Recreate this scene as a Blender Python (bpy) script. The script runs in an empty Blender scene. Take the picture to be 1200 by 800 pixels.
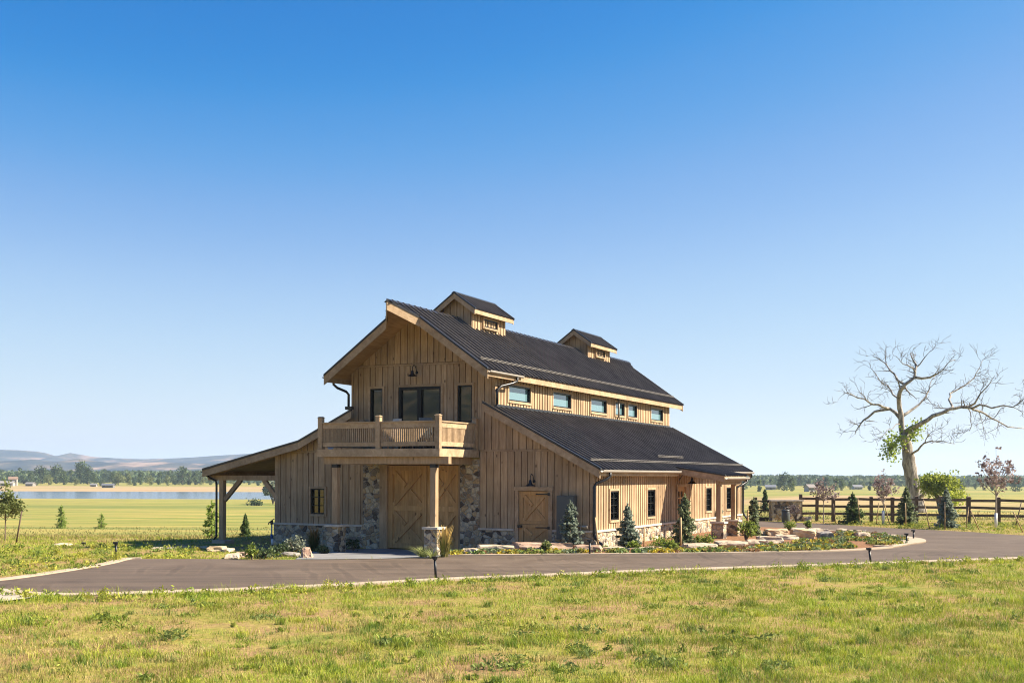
import bpy, bmesh, math, random
import numpy as np
from mathutils import Vector, Matrix, noise as mnoise
from mathutils.geometry import tessellate_polygon

R = math.radians
SC = bpy.context.scene
COL = SC.collection

# ------------------------------------------------------------------ camera, sky, sun, exposure
EYE_H = 2.8
FPX, HORIZON = 1345.0, 555.8          # focal length in photo pixels, row of the horizon
cam_d = bpy.data.cameras.new("camera")
cam_d.sensor_width = 36.0
cam_d.lens = FPX / 1200 * 36.0
cam_d.shift_y = (HORIZON - 400) / 1200
cam_d.clip_start, cam_d.clip_end = 0.3, 20000
cam = bpy.data.objects.new("camera", cam_d)
COL.objects.link(cam)
cam.location = (0, 0, EYE_H)
cam.rotation_euler = (R(90), R(0.0), 0)
ROLL = 0.0034
cam.rotation_euler = (Matrix.Rotation(R(90), 4, 'X') @ Matrix.Rotation(ROLL, 4, 'Z')).to_euler()
SC.camera = cam

SUN_EL, SUN_AZ = 38.0, 87.0           # azimuth clockwise from +Y (view direction)
world = bpy.data.worlds.new("World")
SC.world = world
world.use_nodes = True
wn, wl = world.node_tree.nodes, world.node_tree.links
wn.clear()
w_out = wn.new("ShaderNodeOutputWorld")
w_bg = wn.new("ShaderNodeBackground")
w_sky = wn.new("ShaderNodeTexSky")
w_sky.sky_type = 'NISHITA'
w_sky.sun_disc = False
w_sky.sun_elevation = R(SUN_EL)
w_sky.sun_rotation = R(SUN_AZ)
w_sky.altitude = 1500
w_sky.air_density = 1.0
w_sky.dust_density = 0.35
w_sky.ozone_density = 3.0
w_bg.inputs['Strength'].default_value = 0.1
EXPO = 1.45
# the camera's rendering of a deep clear sky: one tone curve per channel
w_sc = wn.new("ShaderNodeVectorMath"); w_sc.operation = 'SCALE'; w_sc.inputs['Scale'].default_value = 1 / 8
w_cv = wn.new("ShaderNodeRGBCurve")
SKY_CURVES = [[(0, 0), (.6, .004), (1.07, .012), (1.28, .065), (1.67, .215), (2.47, .43), (3.7, .60), (5.14, .71), (6.4, .77), (8, .82)],
              [(0, 0), (1.0, .10), (1.89, .23), (2.23, .314), (2.86, .445), (3.98, .64), (5.4, .765), (6.42, .81), (8, .85)],
              [(0, 0), (2.0, .44), (3.49, .67), (3.99, .745), (4.79, .82), (5.85, .90), (8, .95)]]
for ch, pts in enumerate(SKY_CURVES):
    cu = w_cv.mapping.curves[ch]
    while len(cu.points) < len(pts): cu.points.new(.5, .5)
    for q, (x, y) in zip(cu.points, pts): q.location = (x / 8, y); q.handle_type = 'AUTO_CLAMPED'
w_cv.mapping.update()
w_ex = wn.new("ShaderNodeVectorMath"); w_ex.operation = 'SCALE'; w_ex.inputs['Scale'].default_value = 1 / (0.1 * 2 ** EXPO)
wl.new(w_sky.outputs[0], w_sc.inputs[0]); wl.new(w_sc.outputs[0], w_cv.inputs['Color'])
wl.new(w_cv.outputs[0], w_ex.inputs[0]); wl.new(w_ex.outputs[0], w_bg.inputs[0])
wl.new(w_bg.outputs[0], w_out.inputs[0])

sun_d = bpy.data.lights.new("sun", 'SUN')
sun_d.energy = 5.0
sun_d.angle = R(0.5)
sun_d.color = (1.0, 0.895, 0.73)
sun = bpy.data.objects.new("sun", sun_d)
COL.objects.link(sun)
sdir = Vector((math.sin(R(SUN_AZ)) * math.cos(R(SUN_EL)), math.cos(R(SUN_AZ)) * math.cos(R(SUN_EL)), math.sin(R(SUN_EL))))
sun.rotation_euler = sdir.to_track_quat('Z', 'Y').to_euler()

SC.view_settings.view_transform = 'Standard'
SC.view_settings.look = 'None'
SC.view_settings.gamma = 1.0
SC.view_settings.exposure = EXPO
SC.render.engine = 'CYCLES'
SC.cycles.max_bounces = 8
SC.cycles.diffuse_bounces = 4
SC.cycles.volume_bounces = 1
SC.cycles.use_denoising = True
SC.cycles.denoising_input_passes = 'RGB_ALBEDO_NORMAL'
SC.cycles.denoising_prefilter = 'ACCURATE'
SC.cycles.filter_width = 1.1

# ------------------------------------------------------------------ small maths
TH, BX, BY = 0.4497, 2.78, 39.72      # turn of the barn and its near right corner
CT, ST = math.cos(TH), math.sin(TH)

def bw(u, v, z=0.0):
    return Vector((BX + u * CT + v * ST, BY - u * ST + v * CT, z))

def spot(px, py, z=0.2):
    """place on the level z seen at photo pixel (px, py): surveying the layout"""
    dx, dy = px - 600, py - HORIZON
    cr, sr = math.cos(ROLL), math.sin(ROLL)
    a = (dx * cr + dy * sr) / FPX
    b = (-dx * sr + dy * cr) / FPX
    Y = (EYE_H - z) / b
    return Vector((a * Y, Y, z))

def ray_at(px, py, Y):
    dx, dy = px - 600, py - HORIZON
    cr, sr = math.cos(ROLL), math.sin(ROLL)
    return Vector(((dx * cr + dy * sr) / FPX * Y, Y, EYE_H - (-dx * sr + dy * cr) / FPX * Y))

def sstep(a, b, x):
    t = np.clip((np.asarray(x, float) - a) / (b - a), 0, 1)
    return t * t * (3 - 2 * t)

def _hash(ix, iy, seed):
    n = (ix.astype(np.int64) * 374761393 + iy.astype(np.int64) * 668265263 + seed * 1442695041) & 0xffffffff
    n = ((n ^ (n >> 13)) * 1274126177) & 0xffffffff
    return ((n ^ (n >> 16)) & 0xffff) / 65535.0

def vnoise(x, y, seed=0):
    x = np.asarray(x, float); y = np.asarray(y, float)
    ix, iy = np.floor(x), np.floor(y)
    fx, fy = x - ix, y - iy
    fx, fy = fx * fx * (3 - 2 * fx), fy * fy * (3 - 2 * fy)
    a, b = _hash(ix, iy, seed), _hash(ix + 1, iy, seed)
    c, d = _hash(ix, iy + 1, seed), _hash(ix + 1, iy + 1, seed)
    return (a * (1 - fx) + b * fx) * (1 - fy) + (c * (1 - fx) + d * fx) * fy

def fbm(x, y, seed=0, oct=4):
    s, a, t = 0, 1.0, 0
    for i in range(oct):
        s = s + a * vnoise(np.asarray(x) * 2 ** i, np.asarray(y) * 2 ** i, seed + i * 17)
        t += a; a *= 0.5
    return s / t

LEFT_Y = [0, 43, 50, 65, 90, 130, 200, 300, 400, 420, 535, 552, 640, 900, 1400, 2600, 4000, 9000]
LEFT_Z = [.2, .2, 0, -.85, -2.0, -3.1, -4.2, -5.2, -5.95, -6.7, -6.7, -5.7, -5.2, -4.8, -4.2, -3, -3, -3]
RIGHT_Y = [0, 67, 90, 130, 200, 300, 500, 800, 1400, 2600, 9000]
RIGHT_Z = [.2, .2, -.35, -1.2, -2.3, -3.3, -4.5, -5, -4.5, -3, -3]

def _soft(Y, a, b):
    k = 0.04 * np.maximum(Y, 20) * 0.8
    return (np.interp(Y - k, a, b) + np.interp(Y, a, b) + np.interp(Y + k, a, b)) / 3

def ground_z(X, Y):
    X = np.asarray(X, float); Y = np.asarray(Y, float)
    xb = np.minimum(-13.2 + 0.48 * (Y - 47), -2.0)
    w = 4 + 0.08 * np.maximum(Y - 45, 0)
    ml = 1 - sstep(xb - w, xb, X)
    z = .2 * (1 - 0) - (ml * (.2 - _soft(Y, LEFT_Y, LEFT_Z)) + (1 - ml) * (.2 - _soft(Y, RIGHT_Y, RIGHT_Z)))
    u = (X - BX) * CT - (Y - BY) * ST
    v = (X - BX) * ST + (Y - BY) * CT
    dip = sstep(-8.5, -1.5, v) * (1 - sstep(22, 26, v)) * (1 - sstep(-5.0, -2.5, u)) * sstep(-24, -17, u)
    z = z - 0.23 * dip
    # a mown rise in the far right pasture
    z = z + 1.6 * np.exp(-((X - 62) / 26) ** 2 - ((Y - 215) / 45) ** 2)
    # gentle lumps far out
    z = z + (fbm(X / 40, Y / 40, 5, 2) - .5) * 0.5 * sstep(80, 200, Y) * (1 - sstep(330, 400, Y) * (1 - sstep(560, 700, Y)))
    return z

def gz(x, y):
    return float(ground_z(np.array([x]), np.array([y]))[0])

def on_ground(px, py):
    """ground place under a photo pixel, on the uneven ground"""
    z = .2
    for _ in range(12):
        p = spot(px, py, z)
        z = 0.5 * z + 0.5 * gz(p.x, p.y)
    p = spot(px, py, z)
    return Vector((p.x, p.y, gz(p.x, p.y)))

# ------------------------------------------------------------------ mesh builders
class MB:
    def __init__(s):
        s.v, s.f, s.a = [], [], []
    def poly(s, pts, faces, var=None):
        o = len(s.v)
        s.v.extend([tuple(p) for p in pts])
        r = random.random() if var is None else var
        s.a.extend([r] * len(pts))
        s.f.extend([tuple(i + o for i in f) for f in faces])
    def hexa(s, p, var=None):      # 8 corners: bottom ring 0-3, top ring 4-7
        s.poly(p, [(3, 2, 1, 0), (4, 5, 6, 7), (0, 1, 5, 4), (1, 2, 6, 5), (2, 3, 7, 6), (3, 0, 4, 7)], var)
    def box(s, x0, x1, y0, y1, z0, z1, var=None):
        s.hexa([(x0, y0, z0), (x1, y0, z0), (x1, y1, z0), (x0, y1, z0), (x0, y0, z1), (x1, y0, z1), (x1, y1, z1), (x0, y1, z1)], var)
    def plank(s, A, B, h, off, var=None):
        """upright board under the line A-B, h high, offset vector = thickness"""
        A, B, off = Vector(A), Vector(B), Vector(off)
        dn = Vector((0, 0, -h))
        s.hexa([A + dn, B + dn, B + dn + off, A + dn + off, A, B, B + off, A + off], var)
    def beam(s, A, B, w, h, var=None, up=(0, 0, 1)):
        A, B = Vector(A), Vector(B)
        d = (B - A).normalized()
        up = Vector(up)
        if abs(d.dot(up)) > .99: up = Vector((1, 0, 0))
        x = d.cross(up).normalized() * (w / 2)
        y = x.cross(d).normalized() * (h / 2)
        s.hexa([A - x - y, A + x - y, A + x + y, A - x + y, B - x - y, B + x - y, B + x + y, B - x + y], var)
    def tube(s, pts, rad, n=8, cap=True, var=None):
        pts = [Vector(p) for p in pts]
        if not hasattr(rad, '__len__'): rad = [rad] * len(pts)
        rings, prev = [], None
        for i, p in enumerate(pts):
            d = (pts[min(i + 1, len(pts) - 1)] - pts[max(i - 1, 0)])
            d = d.normalized() if d.length > 1e-9 else Vector((0, 0, 1))
            if prev is None:
                t = Vector((0, 0, 1)) if abs(d.z) < .9 else Vector((1, 0, 0))
                x = d.cross(t).normalized()
            else:
                x = (prev - d * prev.dot(d))
                x = x.normalized() if x.length > 1e-6 else d.orthogonal().normalized()
            prev = x
            y = d.cross(x)
            rings.append([p + (x * math.cos(2 * math.pi * k / n) + y * math.sin(2 * math.pi * k / n)) * rad[i] for k in range(n)])
        vs = [q for r in rings for q in r]
        fs = []
        for i in range(len(rings) - 1):
            for k in range(n):
                a, b = i * n + k, i * n + (k + 1) % n
                fs.append((a, b, b + n, a + n))
        if cap:
            fs.append(tuple(range(n - 1, -1, -1)))
            fs.append(tuple(range((len(rings) - 1) * n, len(rings) * n)))
        s.poly(vs, fs, var)
    def lathe(s, prof, c, n=16, var=None, axis=None):
        """prof: (radius, height) pairs about a vertical axis through c"""
        vs, fs = [], []
        c = Vector(c)
        for (r, z) in prof:
            for k in range(n):
                a = 2 * math.pi * k / n
                vs.append(c + Vector((r * math.cos(a), r * math.sin(a), z)))
        m = len(prof)
        for i in range(m - 1):
            for k in range(n):
                a, b = i * n + k, i * n + (k + 1) % n
                fs.append((a, b, b + n, a + n))
        fs.append(tuple(range(n - 1, -1, -1)))
        fs.append(tuple(range((m - 1) * n, m * n)))
        s.poly(vs, fs, var)
    def build(s, name, mat, parent=None, smooth=False, loc=None):
        me = bpy.data.meshes.new(name)
        me.from_pydata(s.v, [], s.f)
        at = me.attributes.new("var", 'FLOAT', 'POINT')
        at.data.foreach_set("value", s.a)
        me.materials.append(mat)
        if smooth:
            me.polygons.foreach_set("use_smooth", [True] * len(me.polygons))
        me.update()
        return link(name, me, parent, loc)

def link(name, me, parent=None, loc=None):
    o = bpy.data.objects.new(name, me)
    COL.objects.link(o)
    if parent is not None: o.parent = parent
    if loc is not None: o.location = loc
    return o

def npmesh(name, V, F, mat, parent=None, var=None, col=None, smooth=False, loc=None):
    """mesh from arrays: V (n,3), F (m,k)"""
    V = np.ascontiguousarray(V, dtype=np.float32)
    F = np.ascontiguousarray(F, dtype=np.int32)
    me = bpy.data.meshes.new(name)
    me.vertices.add(len(V)); me.vertices.foreach_set("co", V.ravel())
    m, k = F.shape
    me.loops.add(m * k); me.loops.foreach_set("vertex_index", F.ravel())
    me.polygons.add(m); me.polygons.foreach_set("loop_start", np.arange(0, m * k, k, dtype=np.int32))
    if var is not None:
        at = me.attributes.new("var", 'FLOAT', 'POINT')
        at.data.foreach_set("value", np.ascontiguousarray(var, dtype=np.float32))
    if col is not None:
        at = me.attributes.new("tint", 'FLOAT_COLOR', 'POINT')
        c4 = np.ones((len(V), 4), np.float32); c4[:, :3] = col
        at.data.foreach_set("color", c4.ravel())
    me.update(calc_edges=True)
    if smooth: me.polygons.foreach_set("use_smooth", [True] * m)
    me.materials.append(mat)
    return link(name, me, parent, loc)

def tag(o, label=None, cat=None, group=None, kind=None):
    if label: o['label'] = label
    if cat: o['category'] = cat
    if group: o['group'] = group
    if kind: o['kind'] = kind
    return o

def thing(name, loc, label, cat, group=None, rz=0.0):
    o = bpy.data.objects.new(name, None)
    o.empty_display_size = .3
    COL.objects.link(o)
    o.location = loc
    o.rotation_euler = (0, 0, rz)
    return tag(o, label, cat, group)

def copy_tree(o, parent=None):
    c = o.copy()
    COL.objects.link(c)
    c.parent = parent
    for ch in list(o.children): copy_tree(ch, c)
    return c

# ------------------------------------------------------------------ materials
def new_mat(name):
    m = bpy.data.materials.new(name)
    m.use_nodes = True
    nt = m.node_tree
    return m, nt.nodes, nt.links, nt.nodes['Principled BSDF']

def N(nodes, kind, **kw):
    n = nodes.new(kind)
    for k, v in kw.items():
        if k.startswith('_'): setattr(n, k[1:], v)
        else: n.inputs[k.replace('__', ' ')].default_value = v
    return n

def ramp(nodes, stops):
    r = nodes.new("ShaderNodeValToRGB")
    e = r.color_ramp.elements
    while len(e) < len(stops): e.new(.5)
    for i, (p, c) in enumerate(stops):
        e[i].position = p; e[i].color = (*c, 1)
    return r

def mix_rgb(nodes, links, a, b, fac, mode='MIX'):
    m = nodes.new("ShaderNodeMix"); m.data_type = 'RGBA'; m.blend_type = mode
    for sock, val in ((m.inputs[6], a), (m.inputs[7], b), (m.inputs[0], fac)):
        if hasattr(val, 'is_linked'): links.new(val, sock)
        elif hasattr(val, '__len__'): sock.default_value = (*val, 1)
        else: sock.default_value = val
    return m.outputs[2]

def simple(name, c, rough=.6, metal=0.0, spec=.4, noise=0.0, scale=12.0):
    m, n, l, b = new_mat(name)
    b.inputs['Roughness'].default_value = rough
    b.inputs['Metallic'].default_value = metal
    b.inputs['Specular IOR Level'].default_value = spec
    if noise:
        tc = N(n, "ShaderNodeTexCoord")
        t = N(n, "ShaderNodeTexNoise", Scale=scale, Detail=5.0)
        l.new(tc.outputs['Object'], t.inputs['Vector'])
        lo = tuple(x * (1 - noise) for x in c); hi = tuple(min(1, x * (1 + noise)) for x in c)
        rp = ramp(n, [(.3, lo), (.7, hi)])
        l.new(t.outputs[0], rp.inputs[0]); l.new(rp.outputs[0], b.inputs['Base Color'])
    else:
        b.inputs['Base Color'].default_value = (*c, 1)
    return m

def wood(name, dark, mid, light, grain=(16, 16, 1.2), rough=.72, knots=True):
    m, n, l, b = new_mat(name)
    tc = N(n, "ShaderNodeTexCoord")
    at = N(n, "ShaderNodeAttribute", _attribute_name="var")
    # shift the grain for every board
    sh = N(n, "ShaderNodeVectorMath", _operation='MULTIPLY_ADD')
    cmb = N(n, "ShaderNodeCombineXYZ")
    for i in range(3): l.new(at.outputs['Fac'], cmb.inputs[i])
    l.new(cmb.outputs[0], sh.inputs[0]); sh.inputs[1].default_value = (37, 53, 71)
    l.new(tc.outputs['Object'], sh.inputs[2])
    mp = N(n, "ShaderNodeMapping"); mp.inputs['Scale'].default_value = grain
    l.new(sh.outputs[0], mp.inputs['Vector'])
    t = N(n, "ShaderNodeTexNoise", Scale=1.0, Detail=7.0, Roughness=.62, Distortion=.6)
    l.new(mp.outputs[0], t.inputs['Vector'])
    rp = ramp(n, [(.28, dark), (.5, mid), (.74, light)])
    l.new(t.outputs[0], rp.inputs[0])
    vr = N(n, "ShaderNodeMapRange"); vr.inputs['To Min'].default_value = .84; vr.inputs['To Max'].default_value = 1.12
    l.new(at.outputs['Fac'], vr.inputs['Value'])
    c = mix_rgb(n, l, rp.outputs[0], (1, 1, 1), 0.0)
    mul = N(n, "ShaderNodeVectorMath", _operation='SCALE')
    l.new(c, mul.inputs[0]); l.new(vr.outputs[0], mul.inputs['Scale'])
    outc = mul.outputs[0]
    if knots:
        vo = N(n, "ShaderNodeTexVoronoi", Scale=1.0)
        mk = N(n, "ShaderNodeMapping"); mk.inputs['Scale'].default_value = (3.2, 3.2, 1.5)
        l.new(sh.outputs[0], mk.inputs['Vector']); l.new(mk.outputs[0], vo.inputs['Vector'])
        kr = ramp(n, [(.05, (1, 1, 1)), (.12, (0, 0, 0))])
        l.new(vo.outputs['Distance'], kr.inputs[0])
        outc = mix_rgb(n, l, outc, tuple(x * .45 for x in dark), kr.outputs[0])
    # weathering blotches
    t2 = N(n, "ShaderNodeTexNoise", Scale=.9, Detail=4.0)
    l.new(tc.outputs['Object'], t2.inputs['Vector'])
    r2 = ramp(n, [(.35, (.8, .8, .8)), (.65, (1.08, 1.08, 1.08))])
    l.new(t2.outputs[0], r2.inputs[0])
    outc = mix_rgb(n, l, outc, r2.outputs[0], 1.0, 'MULTIPLY')
    l.new(outc, b.inputs['Base Color'])
    b.inputs['Roughness'].default_value = rough
    b.inputs['Specular IOR Level'].default_value = .25
    bp = N(n, "ShaderNodeBump", Strength=.25, Distance=.01)
    l.new(t.outputs[0], bp.inputs['Height']); l.new(bp.outputs[0], b.inputs['Normal'])
    return m

def stone_mat(name, cols, mortar, scale=4.6, bump=.05):
    m, n, l, b = new_mat(name)
    tc = N(n, "ShaderNodeTexCoord")
    nz = N(n, "ShaderNodeTexNoise", Scale=2.5, Detail=3.0)
    l.new(tc.outputs['Object'], nz.inputs['Vector'])
    ad = N(n, "ShaderNodeVectorMath", _operation='MULTIPLY_ADD')
    l.new(nz.outputs['Color'], ad.inputs[0]); ad.inputs[1].default_value = (.22, .22, .22)
    l.new(tc.outputs['Object'], ad.inputs[2])
    mp = N(n, "ShaderNodeMapping"); mp.inputs['Scale'].default_value = (scale, scale, scale * 1.25)
    l.new(ad.outputs[0], mp.inputs['Vector'])
    ve = N(n, "ShaderNodeTexVoronoi", _feature='DISTANCE_TO_EDGE', Scale=1.0)
    vc = N(n, "ShaderNodeTexVoronoi", _feature='F1', Scale=1.0)
    l.new(mp.outputs[0], ve.inputs['Vector']); l.new(mp.outputs[0], vc.inputs['Vector'])
    sp = N(n, "ShaderNodeSeparateColor")
    l.new(vc.outputs['Color'], sp.inputs[0])
    k = len(cols)
    rp = ramp(n, [((i + .0) / k, c) for i, c in enumerate(cols)]); rp.color_ramp.interpolation = 'CONSTANT'
    l.new(sp.outputs[0], rp.inputs[0])
    sn = N(n, "ShaderNodeTexNoise", Scale=14.0, Detail=6.0, Roughness=.7)
    l.new(tc.outputs['Object'], sn.inputs['Vector'])
    sr = ramp(n, [(.3, (.62, .62, .62)), (.7, (1.25, 1.22, 1.18))])
    l.new(sn.outputs[0], sr.inputs[0])
    c1 = mix_rgb(n, l, rp.outputs[0], sr.outputs[0], 1.0, 'MULTIPLY')
    er = ramp(n, [(.015, (0, 0, 0)), (.05, (1, 1, 1))])
    l.new(ve.outputs['Distance'], er.inputs[0])
    c2 = mix_rgb(n, l, mortar, c1, er.outputs[0])
    l.new(c2, b.inputs['Base Color'])
    b.inputs['Roughness'].default_value = .85
    b.inputs['Specular IOR Level'].default_value = .2
    hr = ramp(n, [(0, (0, 0, 0)), (.14, (1, 1, 1))])
    l.new(ve.outputs['Distance'], hr.inputs[0])
    hm = mix_rgb(n, l, hr.outputs[0], sn.outputs[0], .35)
    bp = N(n, "ShaderNodeBump", Strength=1.0, Distance=bump)
    l.new(hm, bp.inputs['Height']); l.new(bp.outputs[0], b.inputs['Normal'])
    return m

def leaf_mat(name, c0, c1, c2, trans=.35, rough=.6):
    """foliage: colour runs c0..c2 with the leaf's own 'var'"""
    m, n, l, b = new_mat(name)
    at = N(n, "ShaderNodeAttribute", _attribute_name="var")
    rp = ramp(n, [(0, c0), (.5, c1), (1, c2)])
    l.new(at.outputs['Fac'], rp.inputs[0])
    l.new(rp.outputs[0], b.inputs['Base Color'])
    b.inputs['Roughness'].default_value = rough
    b.inputs['Specular IOR Level'].default_value = .3
    tr = N(n, "ShaderNodeBsdfTranslucent")
    l.new(rp.outputs[0], tr.inputs['Color'])
    mx = N(n, "ShaderNodeMixShader"); mx.inputs[0].default_value = trans
    l.new(b.outputs[0], mx.inputs[1]); l.new(tr.outputs[0], mx.inputs[2])
    l.new(mx.outputs[0], n['Material Output'].inputs['Surface'])
    return m

def tint_mat(name, trans=.3, rough=.65):
    m, n, l, b = new_mat(name)
    at = N(n, "ShaderNodeAttribute", _attribute_name="tint")
    l.new(at.outputs['Color'], b.inputs['Base Color'])
    b.inputs['Roughness'].default_value = rough
    b.inputs['Specular IOR Level'].default_value = .25
    tr = N(n, "ShaderNodeBsdfTranslucent")
    l.new(at.outputs['Color'], tr.inputs['Color'])
    mx = N(n, "ShaderNodeMixShader"); mx.inputs[0].default_value = trans
    l.new(b.outputs[0], mx.inputs[1]); l.new(tr.outputs[0], mx.inputs[2])
    l.new(mx.outputs[0], n['Material Output'].inputs['Surface'])
    return m

M = {}
M['siding'] = wood('cedar_siding', (.30, .195, .107), (.435, .299, .174), (.53, .39, .245))
M['recess'] = wood('siding_recess', (.17, .11, .06), (.23, .15, .085), (.29, .195, .115), knots=False)
M['trim'] = wood('cedar_trim', (.31, .205, .115), (.42, .29, .17), (.51, .375, .235), grain=(6, 6, 6), knots=False)
M['timber'] = wood('timber', (.28, .18, .10), (.40, .265, .15), (.50, .35, .215), grain=(10, 10, 1.6))
M['soffit'] = wood('soffit_boards', (.33, .20, .09), (.44, .28, .135), (.53, .36, .19), grain=(12, 1.2, 12), knots=False)
M['door_wood'] = wood('golden_door_wood', (.40, .215, .082), (.53, .31, .128), (.62, .39, .185))
M['stone'] = stone_mat('field_stone', [(.44, .35, .23), (.12, .095, .075), (.54, .43, .29), (.34, .235, .14), (.58, .49, .35), (.25, .205, .16), (.48, .34, .19), (.54, .46, .34)], (.36, .32, .26))
M['cap'] = simple('cap_stone', (.56, .48, .38), .8, noise=.18, scale=5)
def roof_mat():
    m, n, l, b = new_mat('dark_metal_roof')
    at = N(n, "ShaderNodeAttribute", _attribute_name="var")
    tc = N(n, "ShaderNodeTexCoord")
    t = N(n, "ShaderNodeTexNoise", Scale=1.3, Detail=5.0); l.new(tc.outputs['Object'], t.inputs['Vector'])
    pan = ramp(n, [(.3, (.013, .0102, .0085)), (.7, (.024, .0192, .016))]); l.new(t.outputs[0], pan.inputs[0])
    seam_glint = ramp(n, [(.3, (.085, .072, .062)), (.7, (.15, .128, .11))]); l.new(t.outputs[0], seam_glint.inputs[0])  # rib highlights painted in as a lighter base colour
    l.new(mix_rgb(n, l, pan.outputs[0], seam_glint.outputs[0], at.outputs['Fac']), b.inputs['Base Color'])
    rr = N(n, "ShaderNodeMapRange"); rr.inputs['To Min'].default_value = .38; rr.inputs['To Max'].default_value = .58
    l.new(t.outputs[0], rr.inputs['Value']); l.new(rr.outputs[0], b.inputs['Roughness'])
    b.inputs['Specular IOR Level'].default_value = .14
    return m
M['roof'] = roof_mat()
M['roof_edge'] = simple('dark_metal_edge', (.022, .02, .02), .35, .0, .5)
M['bronze'] = simple('bronze_metal', (.018, .018, .02), .35, .2, .5)
M['galv'] = simple('galvanised_metal', (.36, .325, .275), .5, .15, .5, noise=.1, scale=4)
M['guard'] = simple('weathered_snow_guard', (.15, .135, .118), .6, .1, .3)
M['black'] = simple('black_metal', (.012, .012, .013), .4, .2, .5)
M['frame'] = simple('window_frame_black', (.008, .008, .008), .4, 0, .25)
M['box'] = simple('grey_enclosure_paint', (.075, .085, .085), .45, 0, .4)
M['dish'] = simple('dish_grey', (.16, .18, .21), .4, 0, .4)
M['white'] = simple('white_paint', (.75, .74, .70), .5)
M['concrete'] = simple('concrete', (.44, .37, .28), .9, 0, .2, noise=.16, scale=2.2)
M['apron'] = simple('grey_concrete', (.22, .215, .205), .9, 0, .2, noise=.15, scale=1.1)
M['stake'] = wood('stake_wood', (.36, .24, .11), (.46, .32, .16), (.55, .40, .22), grain=(30, 30, 2), knots=False)
M['fence'] = wood('fence_wood', (.10, .07, .048), (.15, .108, .075), (.21, .155, .11), grain=(4, 4, 4), knots=False)
M['fence_post'] = wood('fence_post_wood', (.09, .06, .038), (.135, .092, .06), (.19, .13, .085), grain=(14, 14, 1.5), knots=False)
M['gate'] = simple('gate_metal', (.02, .018, .016), .5, .2, .4)
M['mulch'] = simple('bark_mulch', (.23, .12, .062), .95, 0, .1, noise=.55, scale=14)

def glass(name, c, ior=1.8):
    m, n, l, b = new_mat(name)
    b.inputs['Base Color'].default_value = (*c, 1)
    b.inputs['Roughness'].default_value = .025
    b.inputs['IOR'].default_value = ior
    b.inputs['Specular IOR Level'].default_value = .5
    tc = N(n, "ShaderNodeTexCoord")
    t = N(n, "ShaderNodeTexNoise", Scale=.8, Detail=1.0)
    l.new(tc.outputs['Object'], t.inputs['Vector'])
    bp = N(n, "ShaderNodeBump", Strength=.06, Distance=.05)
    l.new(t.outputs[0], bp.inputs['Height']); l.new(bp.outputs[0], b.inputs['Normal'])
    return m
M['glass'] = glass('dark_window_glass', (.006, .008, .009), 2.0)
M['glass_sky'] = glass('sky_painted_glass', (.13, .23, .25), 2.3)  # pale sky reflection painted into the base colour
# ------------------------------------------------------------------ THE BARN HOUSE (local axes: u along the gable front, v into the depth)
barn = thing("barn_house", (BX, BY, 0), "tall cedar-sided barn house with dark ribbed metal roofs, balcony and stone base", "house", rz=-TH)
U0, G0, G1, UC, BL = -13.47, -9.915, -3.815, -6.865, 20.1   # left wing wall, gable walls, ridge, length
ZR, PM = 8.97, .716
EM = 3.435                                                   # half width of the main roof
SH, SV = .45, 1.3                                            # overhangs: side wing rake, gable rake

def z_main(u): return ZR - PM * abs(u - UC)
def z_right(u): return 5.28 - .532 * (u - G1)
def z_left(u):
    if u > -12.1: return 4.08 + (u + 12.1) * (1.16 / 2.44)
    return 4.08 + (u + 12.1) * (1.10 / 4.75)
def z_front(u):
    if G0 <= u <= G1: return z_main(u) - .13
    return (z_right(u) if u > G1 else z_left(u)) - .13

def fb(mb, face, a0, a1, z0, z1, d0, d1, var=None, U=0.0):
    """box on a wall: 'F' gable front (v = 0), 'S' long right wall (u = U); d runs outwards"""
    if face == 'F': mb.box(a0, a1, -d1, -d0, z0, z1, var)
    else: mb.box(U + d0, U + d1, a0, a1, z0, z1, var)

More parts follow.
